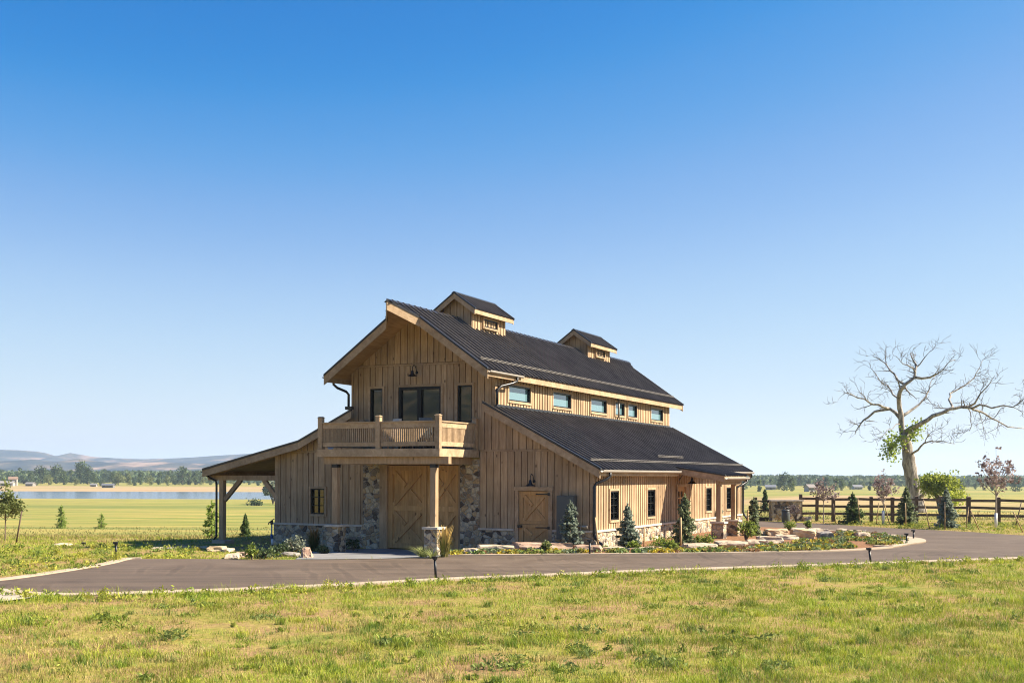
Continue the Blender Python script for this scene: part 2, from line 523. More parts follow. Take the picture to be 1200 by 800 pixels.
def wall(face, A0, A1, zb, zt, opens, rng, bw_=(.2, .27), gap=.03, proud=.035, U=0.0, mbs=None):
    """vertical boards over a recessed sheet, cut round the openings; zt may be a function"""
    boards, back = mbs
    ztf = zt if callable(zt) else (lambda q: zt)
    cuts = sorted({A0, A1} | {o[0] for o in opens if A0 < o[0] < A1} | {o[1] for o in opens if A0 < o[1] < A1}
                  | {k for k in (G0, G1, UC, -12.1) if face == 'F' and A0 < k < A1})
    def pieces(a, b):
        segs = [(zb, None)]
        mid = (a + b) / 2
        for (o0, o1, z0, z1) in opens:
            if o0 - 1e-6 <= mid <= o1 + 1e-6:
                new = []
                for (s, e) in segs:
                    top = e if e is not None else 99
                    if z1 <= s or z0 >= top: new.append((s, e)); continue
                    if z0 > s + .01: new.append((s, z0))
                    if z1 < top: new.append((z1, e))
                segs = new
        return segs
    def put(mb, a, b, s, e, d0, d1, var):
        e_ = 1e-4
        ta, tb = ztf(a + e_), ztf(b - e_)
        if e is not None: ta, tb = min(ta, e), min(tb, e)
        if ta <= s + .02 and tb <= s + .02: return
        if ta < s + .01 or tb < s + .01:      # the slope runs out inside this board: end it there
            k = (s + .01 - ta) / (tb - ta); x = a + (b - a) * k
            if ta < tb: a, ta = x, s + .01
            else: b, tb = x, s + .01
            if b - a < .01: return
        if face == 'F':
            mb.hexa([(a, -d1, s), (b, -d1, s), (b, -d0, s), (a, -d0, s), (a, -d1, ta), (b, -d1, tb), (b, -d0, tb), (a, -d0, ta)], var)
        else:
            mb.hexa([(U + d0, a, s), (U + d1, a, s), (U + d1, b, s), (U + d0, b, s), (U + d0, a, ta), (U + d1, a, ta), (U + d1, b, tb), (U + d0, b, tb)], var)
    for a, b in zip(cuts[:-1], cuts[1:]):
        for (s, e) in pieces(a, b): put(back, a, b, s, e, -.06, 0, .5)
    x = A0
    while x < A1 - .02:
        w = rng.uniform(*bw_)
        b = min(x + w, A1)
        inner = [c for c in cuts if x < c < b]
        ed = [x] + inner + [b]
        var = rng.random()
        for p, q in zip(ed[:-1], ed[1:]):
            if q - p < .015: continue
            for (s, e) in pieces(p, q): put(boards, p, q, s, e, 0, proud, var)
        x = b + gap

rng = random.Random(4)
fw, fbk = MB(), MB()
winF = [(-9.05, -8.50, 4.55, 6.03), (-5.28, -4.68, 4.70, 6.05)]
slider = (-7.80, -5.98, 3.72, 6.05)
winLow = (-11.78, -11.13, 1.24, 2.23)
dutch = (-2.93, -1.48, .1, 2.37)
opF = winF + [slider, winLow, dutch]
STL, STR = (-9.34, -8.56), (-5.2, -4.37)                     # stone piers beside the carriage doors
wall('F', U0, STL[0], .87, lambda u: min(3.62, z_front(u)), opF, rng, mbs=(fw, fbk))
wall('F', STR[1], 0, .87, lambda u: min(3.62, z_front(u)), opF, rng, mbs=(fw, fbk))
wall('F', U0, 0, 3.70, lambda u: min(6.84, z_front(u)), opF, rng, mbs=(fw, fbk))
wall('F', G0, G1, 6.93, z_front, [], rng, mbs=(fw, fbk))
fw.build("front_boards", M['siding'], barn); fbk.build("front_sheathing", M['recess'], barn)
for a_, b_, c_ in ((-12.95, STL[0] + .6, 3.625), (STR[1] - .3, -1.0, 3.625), (-9.75, -3.95, 6.845)):
    bd = MB(); bd.box(a_, b_, -.05, -.0, c_, c_ + .07); bd.build("band_board", M['trim'], barn)

SIDE = [(1.60, 2.45, 1.17, 2.22), (5.66, 6.58, 1.17, 2.22), (13.72, 14.62, 1.17, 2.22), (17.2, 18.1, 1.17, 2.22)]
sdoor = (9.33, 10.75, .1, 2.42)
CL = [(1.10, 3.00, 5.53, 6.12), (5.15, 7.0, 5.53, 6.12), (9.22, 11.1, 5.53, 6.12), (12.2, 13.4, 5.53, 6.12), (13.9, 15.15, 5.53, 6.12), (17.2, 19.05, 5.53, 6.12)]
sw, sbk = MB(), MB()
wall('S', 0.0, BL, .87, 3.10, SIDE + [sdoor], rng, (.15, .17), .085, .05, 0.0, (sw, sbk))
sw.build("side_boards", M['siding'], barn); sbk.build("side_sheathing", M['recess'], barn)
cw, cbk = MB(), MB()
wall('S', 0.0, BL, 5.2, 6.66, CL, rng, (.15, .17), .085, .05, G1, (cw, cbk))
cw.build("clerestory_boards", M['siding'], barn); cbk.build("clerestory_sheathing", M['recess'], barn)
for bx in ((G1 - .06, G1 + .065, -.045, .12, 5.2, 6.55), (-.06, .065, -.045, .12, .87, 3.0), (G1 - .0, G1 + .065, BL - .14, BL + .02, 5.2, 6.62),
           (0, .065, BL - .14, BL + .02, .87, 3.05), (U0 - .045, U0 + .1, -.045, .1, .87, 3.52)):
    ct = MB(); ct.box(*bx); ct.build("corner_board", M['trim'], barn)

# plain far walls
bk = MB()
bk.box(U0, 0, BL, BL + .06, -.1, 3.0); bk.box(G0, G1, BL, BL + .06, 3.0, 6.4)
bk.poly([(G0, BL + .03, 6.4), (G1, BL + .03, 6.4), (UC, BL + .03, 8.6)], [(0, 1, 2)])
bk.poly([(G1, BL + .03, 3.0), (0, BL + .03, 3.0), (G1, BL + .03, 5.1)], [(0, 1, 2)])
bk.poly([(U0, BL + .03, 3.0), (G0, BL + .03, 3.0), (G0, BL + .03, 5.1), (U0, BL + .03, 3.6)], [(0, 1, 2, 3)])
bk.box(U0 - .0, U0 + .05, .0, BL, -.1, 3.55); bk.box(G0, G0 + .05, .0, BL, 4.6, 6.6)
bk.build("back_wall", M['siding'], barn)

# stone base, cap and piers
st = MB()
def stone_f(a0, a1, z1, d=.09): st.box(a0, a1, -d, .0, -.3, z1, .5)
stone_f(U0 - .06, STL[0] + .01, .795); stone_f(STR[1] + .0, dutch[0] - .0, .795); stone_f(dutch[1], .0, .795)
stone_f(STL[0], STL[1], 3.35, .10); stone_f(STR[0], STR[1], 3.35, .10)
st.box(0, .09, -.09, sdoor[0] - .02, -.3, .795); st.box(0, .09, sdoor[1] + .02, BL + .05, -.3, .795)
st.box(U0 - .06, U0, 0, BL, -.3, .795)
st.build("stone_base", M['stone'], barn)
for a0, a1 in ((U0 - .12, STL[0]), (STR[1], dutch[0] - .03), (dutch[1] + .03, .135)): cp = MB(); cp.box(a0, a1, -.135, .0, .798, .868); cp.build("stone_cap", M['cap'], barn)
for a0, a1 in ((.002, sdoor[0] - .04), (sdoor[1] + .04, BL + .1)): cp = MB(); cp.box(.0, .135, a0, a1, .798, .868); cp.build("stone_cap", M['cap'], barn)

# ---- roofs
def rib_roof(mb, top, bot, vs, h=.055):
    """ribbed sheet: top(v), bot(v) give the ends of the slope line at station v"""
    nrm = None
    prev = None
    for i in range(len(vs) - 1):
        v0, v1 = vs[i], vs[i + 1]
        w = v1 - v0
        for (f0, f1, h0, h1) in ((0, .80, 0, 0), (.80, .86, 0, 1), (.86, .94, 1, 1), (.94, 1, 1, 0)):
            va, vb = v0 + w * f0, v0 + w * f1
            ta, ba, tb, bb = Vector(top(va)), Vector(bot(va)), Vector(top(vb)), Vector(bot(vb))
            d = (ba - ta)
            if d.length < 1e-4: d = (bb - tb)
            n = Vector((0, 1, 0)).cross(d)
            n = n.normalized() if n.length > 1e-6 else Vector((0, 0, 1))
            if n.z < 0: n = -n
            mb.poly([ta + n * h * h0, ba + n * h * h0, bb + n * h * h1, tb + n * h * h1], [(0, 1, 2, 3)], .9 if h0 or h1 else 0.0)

def stations(a, b, p=.41):
    k = max(1, round((b - a) / p))
    return [a + (b - a) * i / k for i in range(k + 1)]

HOOD, HK = 2.4, .72
def main_end(v):
    if v < -SV: return HK * (v + HOOD) / (HOOD - SV)
    if v > BL + SV: return HK * (BL + HOOD - v) / (HOOD - SV)
    return EM
for s in (1, -1):
    r = MB()
    def top(v): return (UC, v, ZR)
    def bot(v, e=None):
        d = max(0.0, main_end(v)) if e is None else e
        return (UC + s * d, v, ZR - PM * d)
    hood0, hood1 = stations(-HOOD, -SV, .37), stations(BL + SV, BL + HOOD, .37)
    rib_roof(r, top, lambda v: bot(min(v, -SV - 1e-5)), hood0)
    rib_roof(r, top, lambda v: bot(v, EM + .05), stations(-SV, BL + SV, .41))
    rib_roof(r, top, lambda v: bot(max(v, BL + SV + 1e-5)), hood1)
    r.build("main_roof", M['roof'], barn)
    so = MB()
    t, b0 = .035, .10
    def up(d, v, o): return (UC + s * d, v, ZR - PM * d - o)
    def slab(pts):
        k = len(pts)
        lo = [up(d, v, b0 + t) for d, v in pts]; hi = [up(d, v, b0) for d, v in pts]
        so.poly(lo + hi, [tuple(range(k)), tuple(range(2 * k - 1, k - 1, -1))] + [(i, (i + 1) % k, k + (i + 1) % k, k + i) for i in range(k)], .5)
    slab([(.02, -SV + .06), (EM - .02, -SV + .06), (EM - .02, BL + SV - .06), (.02, BL + SV - .06)])
    slab([(.02, -HOOD + .08), (HK - .04, -SV + .06), (.02, -SV + .06)])
    slab([(.02, BL + HOOD - .08), (.02, BL + SV - .06), (HK - .04, BL + SV - .06)])
    so.build("soffit", M['soffit'], barn)
    # barge boards with the hay-hood kink, dark metal drip edge on top
    for (v0, v1, off) in ((-HOOD, -SV, .06), (BL + HOOD, BL + SV, -.06)):
        rk, ed = MB(), MB()
        A, K, E = (UC, v0, ZR - .03), (UC + s * HK, v1, ZR - PM * HK - .03), (UC + s * (EM + .01), v1, ZR - PM * EM - .03)
        rk.plank(A, K, .34, (0, off, 0)); rk.plank(K, E, .34, (0, off, 0))
        sg = -1 if off > 0 else 1
        for P, Q in ((A, K), (K, E)):
            P2, Q2 = Vector(P) + Vector((0, sg * .025, .055)), Vector(Q) + Vector((0, sg * .025, .055))
            ed.plank(P2, Q2, .085, (0, off * 1.9, 0))
        rk.build("barge_board", M['trim'], barn); ed.build("drip_edge", M['roof_edge'], barn)
    ef = MB()
    ze = ZR - PM * EM
    x0, x1 = sorted((UC + s * (EM - .06), UC + s * (EM - .01)))
    ef.box(x0, x1, -SV + .07, BL + SV - .07, ze - .27, ze - .05)
    ef.build("eave_board", M['trim'], barn)
rc = MB()
rc.hexa([(UC - .17, -HOOD + .1, ZR - .085), (UC, -HOOD + .05, ZR + .02), (UC, -HOOD + .05, ZR + .03), (UC - .17, -HOOD + .1, ZR - .075),
         (UC - .17, BL + HOOD - .1, ZR - .085), (UC, BL + HOOD - .05, ZR + .02), (UC, BL + HOOD - .05, ZR + .05), (UC - .17, BL + HOOD - .1, ZR - .06)])
rc.hexa([(UC + .17, -HOOD + .1, ZR - .085), (UC, -HOOD + .05, ZR + .02), (UC, -HOOD + .05, ZR + .03), (UC + .17, -HOOD + .1, ZR - .075),
         (UC + .17, BL + HOOD - .1, ZR - .085), (UC, BL + HOOD - .05, ZR + .02), (UC, BL + HOOD - .05, ZR + .05), (UC + .17, BL + HOOD - .1, ZR - .06)])
rc.build("ridge_cap", M['roof_edge'], barn)

# right wing roof
W0, W1 = -SH, BL + SH
EU = .45
r = MB()
rib_roof(r, lambda v: (G1 + .055, v, z_right(G1 + .055)), lambda v: (EU + .05, v, z_right(EU + .05)), stations(W0, W1, .41))
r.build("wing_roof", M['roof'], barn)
def under(mb, u0, z0, u1, z1, va, vb, o=.08, t=.035):
    mb.hexa([(u0, va, z0 - o - t), (u1, va, z1 - o - t), (u1, vb, z1 - o - t), (u0, vb, z0 - o - t), (u0, va, z0 - o), (u1, va, z1 - o), (u1, vb, z1 - o), (u0, vb, z0 - o)], .5)
so = MB()
under(so, G1 + .07, z_right(G1 + .07), EU - .02, z_right(EU - .02), W0 + .06, W1 - .06)
so.build("soffit", M['soffit'], barn)
for va, off in ((W0, .06), (W1, -.06)):
    rk, ed = MB(), MB()
    ua = G1 - .24 if va < 0 else G1 + .1
    A, E = (ua, va, z_right(ua) - .03), (EU, va, z_right(EU) - .03)
    rk.plank(A, E, .30, (0, off, 0)); rk.build("barge_board", M['trim'], barn)
    sg = -1 if off > 0 else 1
    ed.plank(Vector(A) + Vector((0, sg * .02, .055)), Vector(E) + Vector((0.04, sg * .02, .055)), .085, (0, off * 1.8, 0))
    ed.build("drip_edge", M['roof_edge'], barn)
ef = MB(); zE = z_right(EU)
ef.box(EU - .06, EU - .01, W0 + .07, 8.45, zE - .24, zE - .05); ef.box(EU - .06, EU - .01, 12.0, W1 - .07, zE - .24, zE - .05)
ef.build("eave_board", M['trim'], barn)
fl = MB(); fl.box(G1 + .051, G1 + .13, .0, BL, 5.235, 5.33); fl.build("flashing", M['bronze'], barn)

# left wing roof, steep then shallow over the porch
LE = -16.85
for (ua, ub) in ((G0 + .25, -12.1), (-12.1, LE)):
    r = MB()
    vs = stations(W0, W1, .41)
    uu = ua if ua < G0 else G0 - .055
    rib_roof(r, lambda v: (uu, v, z_left(uu)), lambda v: (ub, v, z_left(ub)), vs)
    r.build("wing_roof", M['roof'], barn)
    so = MB(); under(so, ub + .02, z_left(ub + .02), uu, z_left(uu), W0 + .06, W1 - .06); so.build("soffit", M['soffit'], barn)
    for va, off in ((W0, .06), (W1, -.06)):
        rk, ed = MB(), MB()
        A, E = (ua, va, z_left(ua) - .03), (ub, va, z_left(ub) - .03)
        rk.plank(A, E, .29, (0, off, 0)); rk.build("barge_board", M['trim'], barn)
        sg = -1 if off > 0 else 1
        ed.plank(Vector(A) + Vector((0, sg * .02, .055)), Vector(E) + Vector((0, sg * .02, .055)), .085, (0, off * 1.8, 0))
        ed.build("drip_edge", M['roof_edge'], barn)
ef = MB(); zE = z_left(LE); ef.box(LE + .01, LE + .06, W0 + .07, W1 - .07, zE - .27, zE - .05); ef.build("eave_board", M['trim'], barn)
# end flashing block where the left rake meets the gable
fe = MB(); fe.box(G0 + .02, G0 + .32, -.5, -.36, 5.24, 5.36); fe.build("flashing", M['bronze'], barn)

# left porch timbers
pt = MB()
pt.beam((-16.9, .05, 2.63), (U0, .05, 2.63), .18, .2); pt.beam((-16.21, .15, 2.63), (-16.21, BL, 2.63), .18, .2)
pt.build("porch_beam", M['timber'], barn)
for k, v in enumerate((.05, 5, 10, 15, 20)):
    p = MB(); p.box(-16.31, -16.11, v - .1, v + .1, .1, 2.53); p.build("porch_post", M['timber'], barn)
    f = MB(); f.box(-16.5, -15.85, v - .3, v + .3, -.4, .1); f.build("post_footing", M['concrete'], barn)
for A, Bp in (((-16.1, .05, 1.72), (-15.28, .05, 2.55)), ((U0 - .02, .05, 1.85), (-14.12, .05, 2.55))):
    b = MB(); b.beam(A, Bp, .13, .17); b.build("knee_brace", M['timber'], barn)
for v in (.05, 5, 10, 15, 20): rf = MB(); rf.beam((LE + .2, v, z_left(LE + .2) - .2), (U0, v, z_left(U0) - .2), .12, .16); rf.build("rafter", M['timber'], barn)

# ---- windows and doors
def window(face, a0, a1, z0, z1, cols=1, rows=1, U=0.0, mat='glass', trim=.085, parent=None, name="window"):
    t, f, p = MB(), MB(), MB()
    d = .075 if trim else 0
    if trim:
        fb(t, face, a0 - trim, a0 - .002, z0 - trim, z1 + trim, 0, d, None, U); fb(t, face, a1 + .002, a1 + trim, z0 - trim, z1 + trim, 0, d, None, U)
        fb(t, face, a0 - .002, a1 + .002, z1 + .002, z1 + trim, 0, d, None, U); fb(t, face, a0 - .002, a1 + .002, z0 - trim, z0 - .002, 0, d + .015, None, U)
    w = .05
    fb(f, face, a0, a0 + w, z0, z1, -.05, .045, .5, U); fb(f, face, a1 - w, a1, z0, z1, -.05, .045, .5, U)
    fb(f, face, a0 + w, a1 - w, z1 - w, z1, -.05, .045, .5, U); fb(f, face, a0 + w, a1 - w, z0, z0 + w, -.05, .045, .5, U)
    for i in range(1, cols):
        x = a0 + (a1 - a0) * i / cols; fb(f, face, x - .014, x + .014, z0 + w, z1 - w, -.045, .01, .5, U)
    for i in range(1, rows):
        x = z0 + (z1 - z0) * i / rows; fb(f, face, a0 + w, a1 - w, x - .014, x + .014, -.045, .012, .5, U)
    fb(p, face, a0 + .01, a1 - .01, z0 + .01, z1 - .01, -.058, -.046, .5, U)
    fr = f.build(name, M['frame'], parent or barn)
    if trim: t.build("window_trim", M['trim'], fr)
    p.build("pane", M[mat], fr)
    return fr
window('F', *winF[0]); window('F', *winF[1]); window('F', *winLow, 2, 3)
for w_ in SIDE: window('S', *w_, 2, 4)
for w_ in CL: window('S', *w_, 1, 1, G1, 'glass_sky')
# balcony slider
f, p, t = MB(), MB(), MB()
a0, a1, z0, z1 = slider
for x0, x1 in ((a0, a0 + .09), (a1 - .07, a1), (-6.99, -6.83)): fb(f, 'F', x0, x1, z0, z1, -.05, .05, .5)
fb(f, 'F', a0, a1, z1 - .1, z1, -.049, .049, .5); fb(f, 'F', a0, a1, z0, z0 + .08, -.049, .049, .5)
fb(p, 'F', a0 + .01, a1 - .01, z0 + .01, z1 - .01, -.058, -.046, .5)
for x0, x1, y0, y1 in ((a0 - .09, a0 - .002, z0, z1 + .09), (a1 + .002, a1 + .09, z0, z1 + .09), (a0, a1, z1 + .002, z1 + .09)): fb(t, 'F', x0, x1, y0, y1, 0, .075)
fr = f.build("balcony_door", M['frame'], barn); p.build("pane", M['glass'], fr); t.build("door_trim", M['trim'], fr)

def xbrace(mb, a0, a1, z0, z1, d0, d1, w, face='F', U=0.0):
    """two crossing boards filling a panel, butted at the middle"""
    def put(p, q):
        A, Bq = Vector((p[0], 0, p[1])), Vector((q[0], 0, q[1]))
        dr = (Bq - A).normalized(); nn = Vector((-dr.z, 0, dr.x)) * (w / 2)
        ring = [A - nn, Bq - nn, Bq + nn, A + nn]
        def pos(c, d): return (c.x, -d, c.z) if face == 'F' else (U + d, c.x, c.z)
        mb.poly([pos(c, d1) for c in ring] + [pos(c, d0) for c in ring], [(0, 1, 2, 3), (7, 6, 5, 4), (0, 4, 5, 1), (1, 5, 6, 2), (2, 6, 7, 3), (3, 7, 4, 0)])
    put((a0, z0), (a1, z1))
    cx, cz = (a0 + a1) / 2, (z0 + z1) / 2
    L = math.hypot(a1 - a0, z1 - z0); k = w / L * .9
    put((a0, z1), (cx - (a1 - a0) * k, cz + (z1 - z0) * k)); put((cx + (a1 - a0) * k, cz - (z1 - z0) * k), (a1, z0))

# carriage doors: two leaves behind the balcony posts
df = MB()
df.box(STL[1], -8.24, -.16, .1, -.1, 3.16); df.box(-5.2, -5.14, -.12, .1, -.1, 3.16); df.box(-8.24, -5.2, -.14, .1, 3.16, 3.42)
df.build("door_frame", M['timber'], barn)
for (a0, a1) in ((-8.23, -6.57), (-6.535, -5.15)):
    p = MB(); z0, z1, s = .03, 3.13, .19
    x = a0
    while x < a1 - .01:
        b = min(x + .17, a1); p.box(x, b - .006, -.0, .05, z0, z1); x = b
    e = -.001
    p.box(a0, a0 + s, -.065, e, z0, z1); p.box(a1 - s, a1, -.065, e, z0, z1)
    for zz in (z0, 1.43, z1 - s): p.box(a0 + s, a1 - s, -.045, e, zz, zz + s)
    for za, zb in ((z0 + s, 1.43), (1.43 + s, z1 - s)): xbrace(p, a0 + s, a1 - s, za, zb, .001, .055, .15)
    p.build("carriage_door", M['door_wood'], barn)
# dutch door in the right wing
a0, a1 = -2.78, -1.63
t = MB()
t.box(dutch[0], a0 - .012, -.1, .05, .1, 2.22); t.box(a1 + .012, dutch[1], -.1, .05, .1, 2.22); t.box(dutch[0] - .03, dutch[1] + .03, -.115, .05, 2.225, 2.37)
t.build("door_frame", M['trim'], barn)
for (z0, z1) in ((.15, 1.03), (1.045, 2.21)):
    p = MB(); s = .15
    p.box(a0, a1, -.0, .05, z0, z1)
    p.box(a0, a0 + s, -.045, -.001, z0, z1); p.box(a1 - s, a1, -.045, -.001, z0, z1)
    p.box(a0 + s, a1 - s, -.045, -.001, z0, z0 + s * .8); p.box(a0 + s, a1 - s, -.045, -.001, z1 - s * .8, z1)
    xbrace(p, a0 + s, a1 - s, z0 + s * .8, z1 - s * .8, .001, .04, .12)
    dl = p.build("dutch_door_leaf", M['door_wood'], barn)
    h = MB(); zz = z1 - .1; h.box(a1 - .5, a1 + .03, -.06, -.046, zz - .02, zz + .02); h.box(a1 - .01, a1 + .07, -.13, -.101, zz - .05, zz + .05)
    h.build("strap_hinge", M['black'], dl)
    if z0 < .5:
        k = MB(); k.box(a0 - .03, a0 + .13, -.13, -.046, z1 - .12, z1 - .02); k.build("latch", M['black'], dl)
# porch entry door in the long wall
a0, a1 = sdoor[0], sdoor[1]
t = MB()
for x0, x1, y0, y1 in ((a0, a0 + .13, .1, 2.3), (a1 - .13, a1, .1, 2.3), (a0 - .04, a1 + .04, 2.3, 2.42)): fb(t, 'S', x0, x1, y0, y1, -.05, .1)
t.build("door_frame", M['trim'], barn)
p = MB(); fb(p, 'S', a0 + .13, a1 - .13, .15, 1.15, -.04, .02); fb(p, 'S', a0 + .13, a0 + .3, 1.15, 2.3, -.04, .02); fb(p, 'S', a1 - .3, a1 - .13, 1.15, 2.3, -.04, .02)
fb(p, 'S', a0 + .3, a1 - .3, 2.12, 2.3, -.04, .02); fb(p, 'S', a0 + .3, a1 - .3, 1.5, 1.56, -.03, .015); fb(p, 'S', a0 + .3, a1 - .3, 1.8, 1.86, -.03, .015)
fb(p, 'S', (a0 + a1) / 2 - .03, (a0 + a1) / 2 + .03, 1.15, 2.12, -.032, .013)
dd = p.build("entry_door", M['door_wood'], barn)
g = MB(); fb(g, 'S', a0 + .3, a1 - .3, 1.15, 2.12, -.045, -.034, .5); g.build("pane", M['glass'], dd)

# ---- cupolas: wall, roof, window
def cupola(va, vb, apex):
    root = bpy.data.objects.new("cupola", None); COL.objects.link(root); root.parent = barn
    hw, oh = .62, .915
    zt = apex - PM * 1.0 * hw - .1
    w, b = MB(), MB()
    for s in (1, -1):
        x = va
        while x < vb - .02:
            e = min(x + .16, vb); u = UC + s * hw
            w.box(min(u, u + s * .03), max(u, u + s * .03), x, e, z_main(u) - .05, zt); x = e + .07
        b.box(min(UC + s * (hw - .05), UC + s * hw), max(UC + s * (hw - .05), UC + s * hw), va, vb, z_main(UC + hw) - .1, zt, .5)
    for vv, o in ((va, -1), (vb, 1)):
        x = -hw
        while x < hw - .02:
            e = min(x + .27, hw)
            zb = lambda q: z_main(UC + q) - .05
            za = lambda q: apex - PM * abs(q) - .12
            ed = [x] + ([0.0] if x < 0 < e else []) + [e]
            for p0, p1 in zip(ed[:-1], ed[1:]):
                y0, y1 = sorted((vv, vv + o * .03))
                w.hexa([(UC + p0, y0, zb(p0)), (UC + p1, y0, zb(p1)), (UC + p1, y1, zb(p1)), (UC + p0, y1, zb(p0)),
                        (UC + p0, y0, za(p0)), (UC + p1, y0, za(p1)), (UC + p1, y1, za(p1)), (UC + p0, y1, za(p0))], .35)
            x = e + .03
        y0, y1 = sorted((vv - o * .002, vv - o * .05))
        for p0, p1 in ((-hw, 0), (0, hw)):
            b.hexa([(UC + p0, y0, z_main(UC + hw) - .1), (UC + p1, y0, z_main(UC + hw) - .1), (UC + p1, y1, z_main(UC + hw) - .1), (UC + p0, y1, z_main(UC + hw) - .1),
                    (UC + p0, y0, apex - PM * abs(p0) - .13), (UC + p1, y0, apex - PM * abs(p1) - .13), (UC + p1, y1, apex - PM * abs(p1) - .13), (UC + p0, y1, apex - PM * abs(p0) - .13)], .5)
    w.build("cupola_wall", M['siding'], root); b.build("cupola_sheathing", M['recess'], root)
    ra, rb = va - .33, vb + .25
    for s in (1, -1):
        r = MB(); rib_roof(r, lambda v: (UC, v, apex), lambda v: (UC + s * (oh + .03), v, apex - PM * (oh + .03)), stations(ra, rb, .36), .045)
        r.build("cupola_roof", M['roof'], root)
        t = MB()
        under(t, UC + s * .01, apex - PM * .01, UC + s * (oh - .02), apex - PM * (oh - .02), ra + .05, rb - .05, .05, .03)
        for vv, off in ((ra, .05), (rb, -.05)): t.plank((UC, vv, apex - .02), (UC + s * oh, vv, apex - PM * oh - .02), .22, (0, off, 0))
        x0, x1 = sorted((UC + s * (oh - .05), UC + s * (oh - .005)))
        t.box(x0, x1, ra + .055, rb - .055, apex - PM * oh - .2, apex - PM * oh - .045)
        t.build("cupola_trim", M['trim'], root)
        e = MB()
        for vv, sg in ((ra, -1), (rb, 1)):
            e.plank((UC, vv + sg * .02, apex + .04), (UC + s * (oh + .03), vv + sg * .02, apex - PM * (oh + .03) + .04), .07, (0, -sg * .09, 0))
        e.hexa([(UC + s * .1, ra - .03, apex - .03), (UC, ra - .03, apex + .04), (UC, ra - .03, apex + .055), (UC + s * .1, ra - .03, apex - .0),
                (UC + s * .1, rb + .03, apex - .03), (UC, rb + .03, apex + .04), (UC, rb + .03, apex + .055), (UC + s * .1, rb + .03, apex - .0)])
        e.build("cupola_drip_edge", M['roof_edge'], root)
    m = (va + vb) / 2
    window('S', m - .60, m + .60, 8.68, 9.0, 3, 1, UC + hw + .035, 'glass_sky', .07, root, "cupola_window")
    return root
cupola(2.88, 5.8, 9.92)
cupola(15.0, 17.95, 9.86)

# ---- balcony
bal = bpy.data.objects.new("balcony", None); COL.objects.link(bal); bal.parent = barn
BA, BB, BD = -9.41, -4.37, 3.0
m = MB()
m.box(BA, BB, -BD, -BD + .07, 3.41, 3.68); m.box(BA, BA + .07, -BD + .07, -.1, 3.41, 3.68); m.box(BB - .07, BB, -BD + .07, -.1, 3.41, 3.68)
m.build("rim_beam", M['trim'], bal)
m = MB()
y = -BD + .08
while y < -.12: m.box(BA + .08, BB - .08, y, y + .135, 3.63, 3.67); y += .145
for k in range(9): xj = BA + .4 + k * .54; m.box(xj, xj + .05, -BD + .08, -.12, 3.42, 3.625)
m.build("deck", M['timber'], bal)
PX = [BA + .11, UC, BB - .11]
for x, y in [(PX[0], -BD + .11), (PX[1], -BD + .11), (PX[2], -BD + .11), (PX[0], -.2), (PX[2], -.2)]:
    m = MB(); m.box(x - .085, x + .085, y - .085, y + .085, 3.685, 4.80); m.hexa([(x - .11, y - .11, 4.802), (x + .11, y - .11, 4.802), (x + .11, y + .11, 4.802), (x - .11, y + .11, 4.802), (x - .06, y - .06, 4.85), (x + .06, y - .06, 4.85), (x + .06, y + .06, 4.85), (x - .06, y + .06, 4.85)])
    m.build("railing_post", M['trim'], bal)
def rail(A, Bq):
    A, Bq = Vector(A), Vector(Bq)
    m = MB(); d = (Bq - A); L = d.length; d.normalize()
    A2, B2 = A + d * .1, Bq - d * .1
    for zz, hh, ww in ((4.615, .045, .15), (4.50, .18, .07), (3.845, .15, .07)): m.beam(A2 + Vector((0, 0, zz)), B2 + Vector((0, 0, zz)), ww, hh)
    k = int((L - .2) / .084)
    for i in range(k):
        q = A2 + d * ((i + .5) * (L - .2) / k)
        m.box(q.x - .021, q.x + .021, q.y - .021, q.y + .021, 3.921, 4.409)
    m.build("railing", M['trim'], bal)
yf = -BD + .11
rail((PX[0], yf, 0), (PX[1], yf, 0)); rail((PX[1], yf, 0), (PX[2], yf, 0)); rail((PX[0], yf, 0), (PX[0], -.2, 0)); rail((PX[2], yf, 0), (PX[2], -.2, 0))
m = MB(); m.beam((-9.22, -2.72, 3.28), (-4.12, -2.72, 3.28), .2, .25); m.beam((-9.0, -2.6, 3.28), (-9.0, -.1, 3.28), .16, .24); m.beam((-4.73, -2.6, 3.28), (-4.73, -.1, 3.28), .16, .24)
m.build("support_beam", M['timber'], bal)
for x in (-8.76, -4.73):
    m = MB(); m.box(x - .105, x + .105, -2.825, -2.615, 1.0, 3.15); p = m.build("support_post", M['timber'], bal)
for x in (-8.76, -4.73):
    z0 = .0
    m = MB(); m.box(x - .25, x + .25, -2.97, -2.47, -.2, .92); m.build("stone_pier", M['stone'], bal)
    m = MB(); m.box(x - .31, x + .31, -3.03, -2.41, .922, .998); m.build("pier_cap", M['cap'], bal)
m = MB()
for x in (-8.76, -4.73): m.box(x - .115, x + .115, -2.835, -2.605, 3.03, 3.15)
m.build("post_bracket", M['black'], bal)

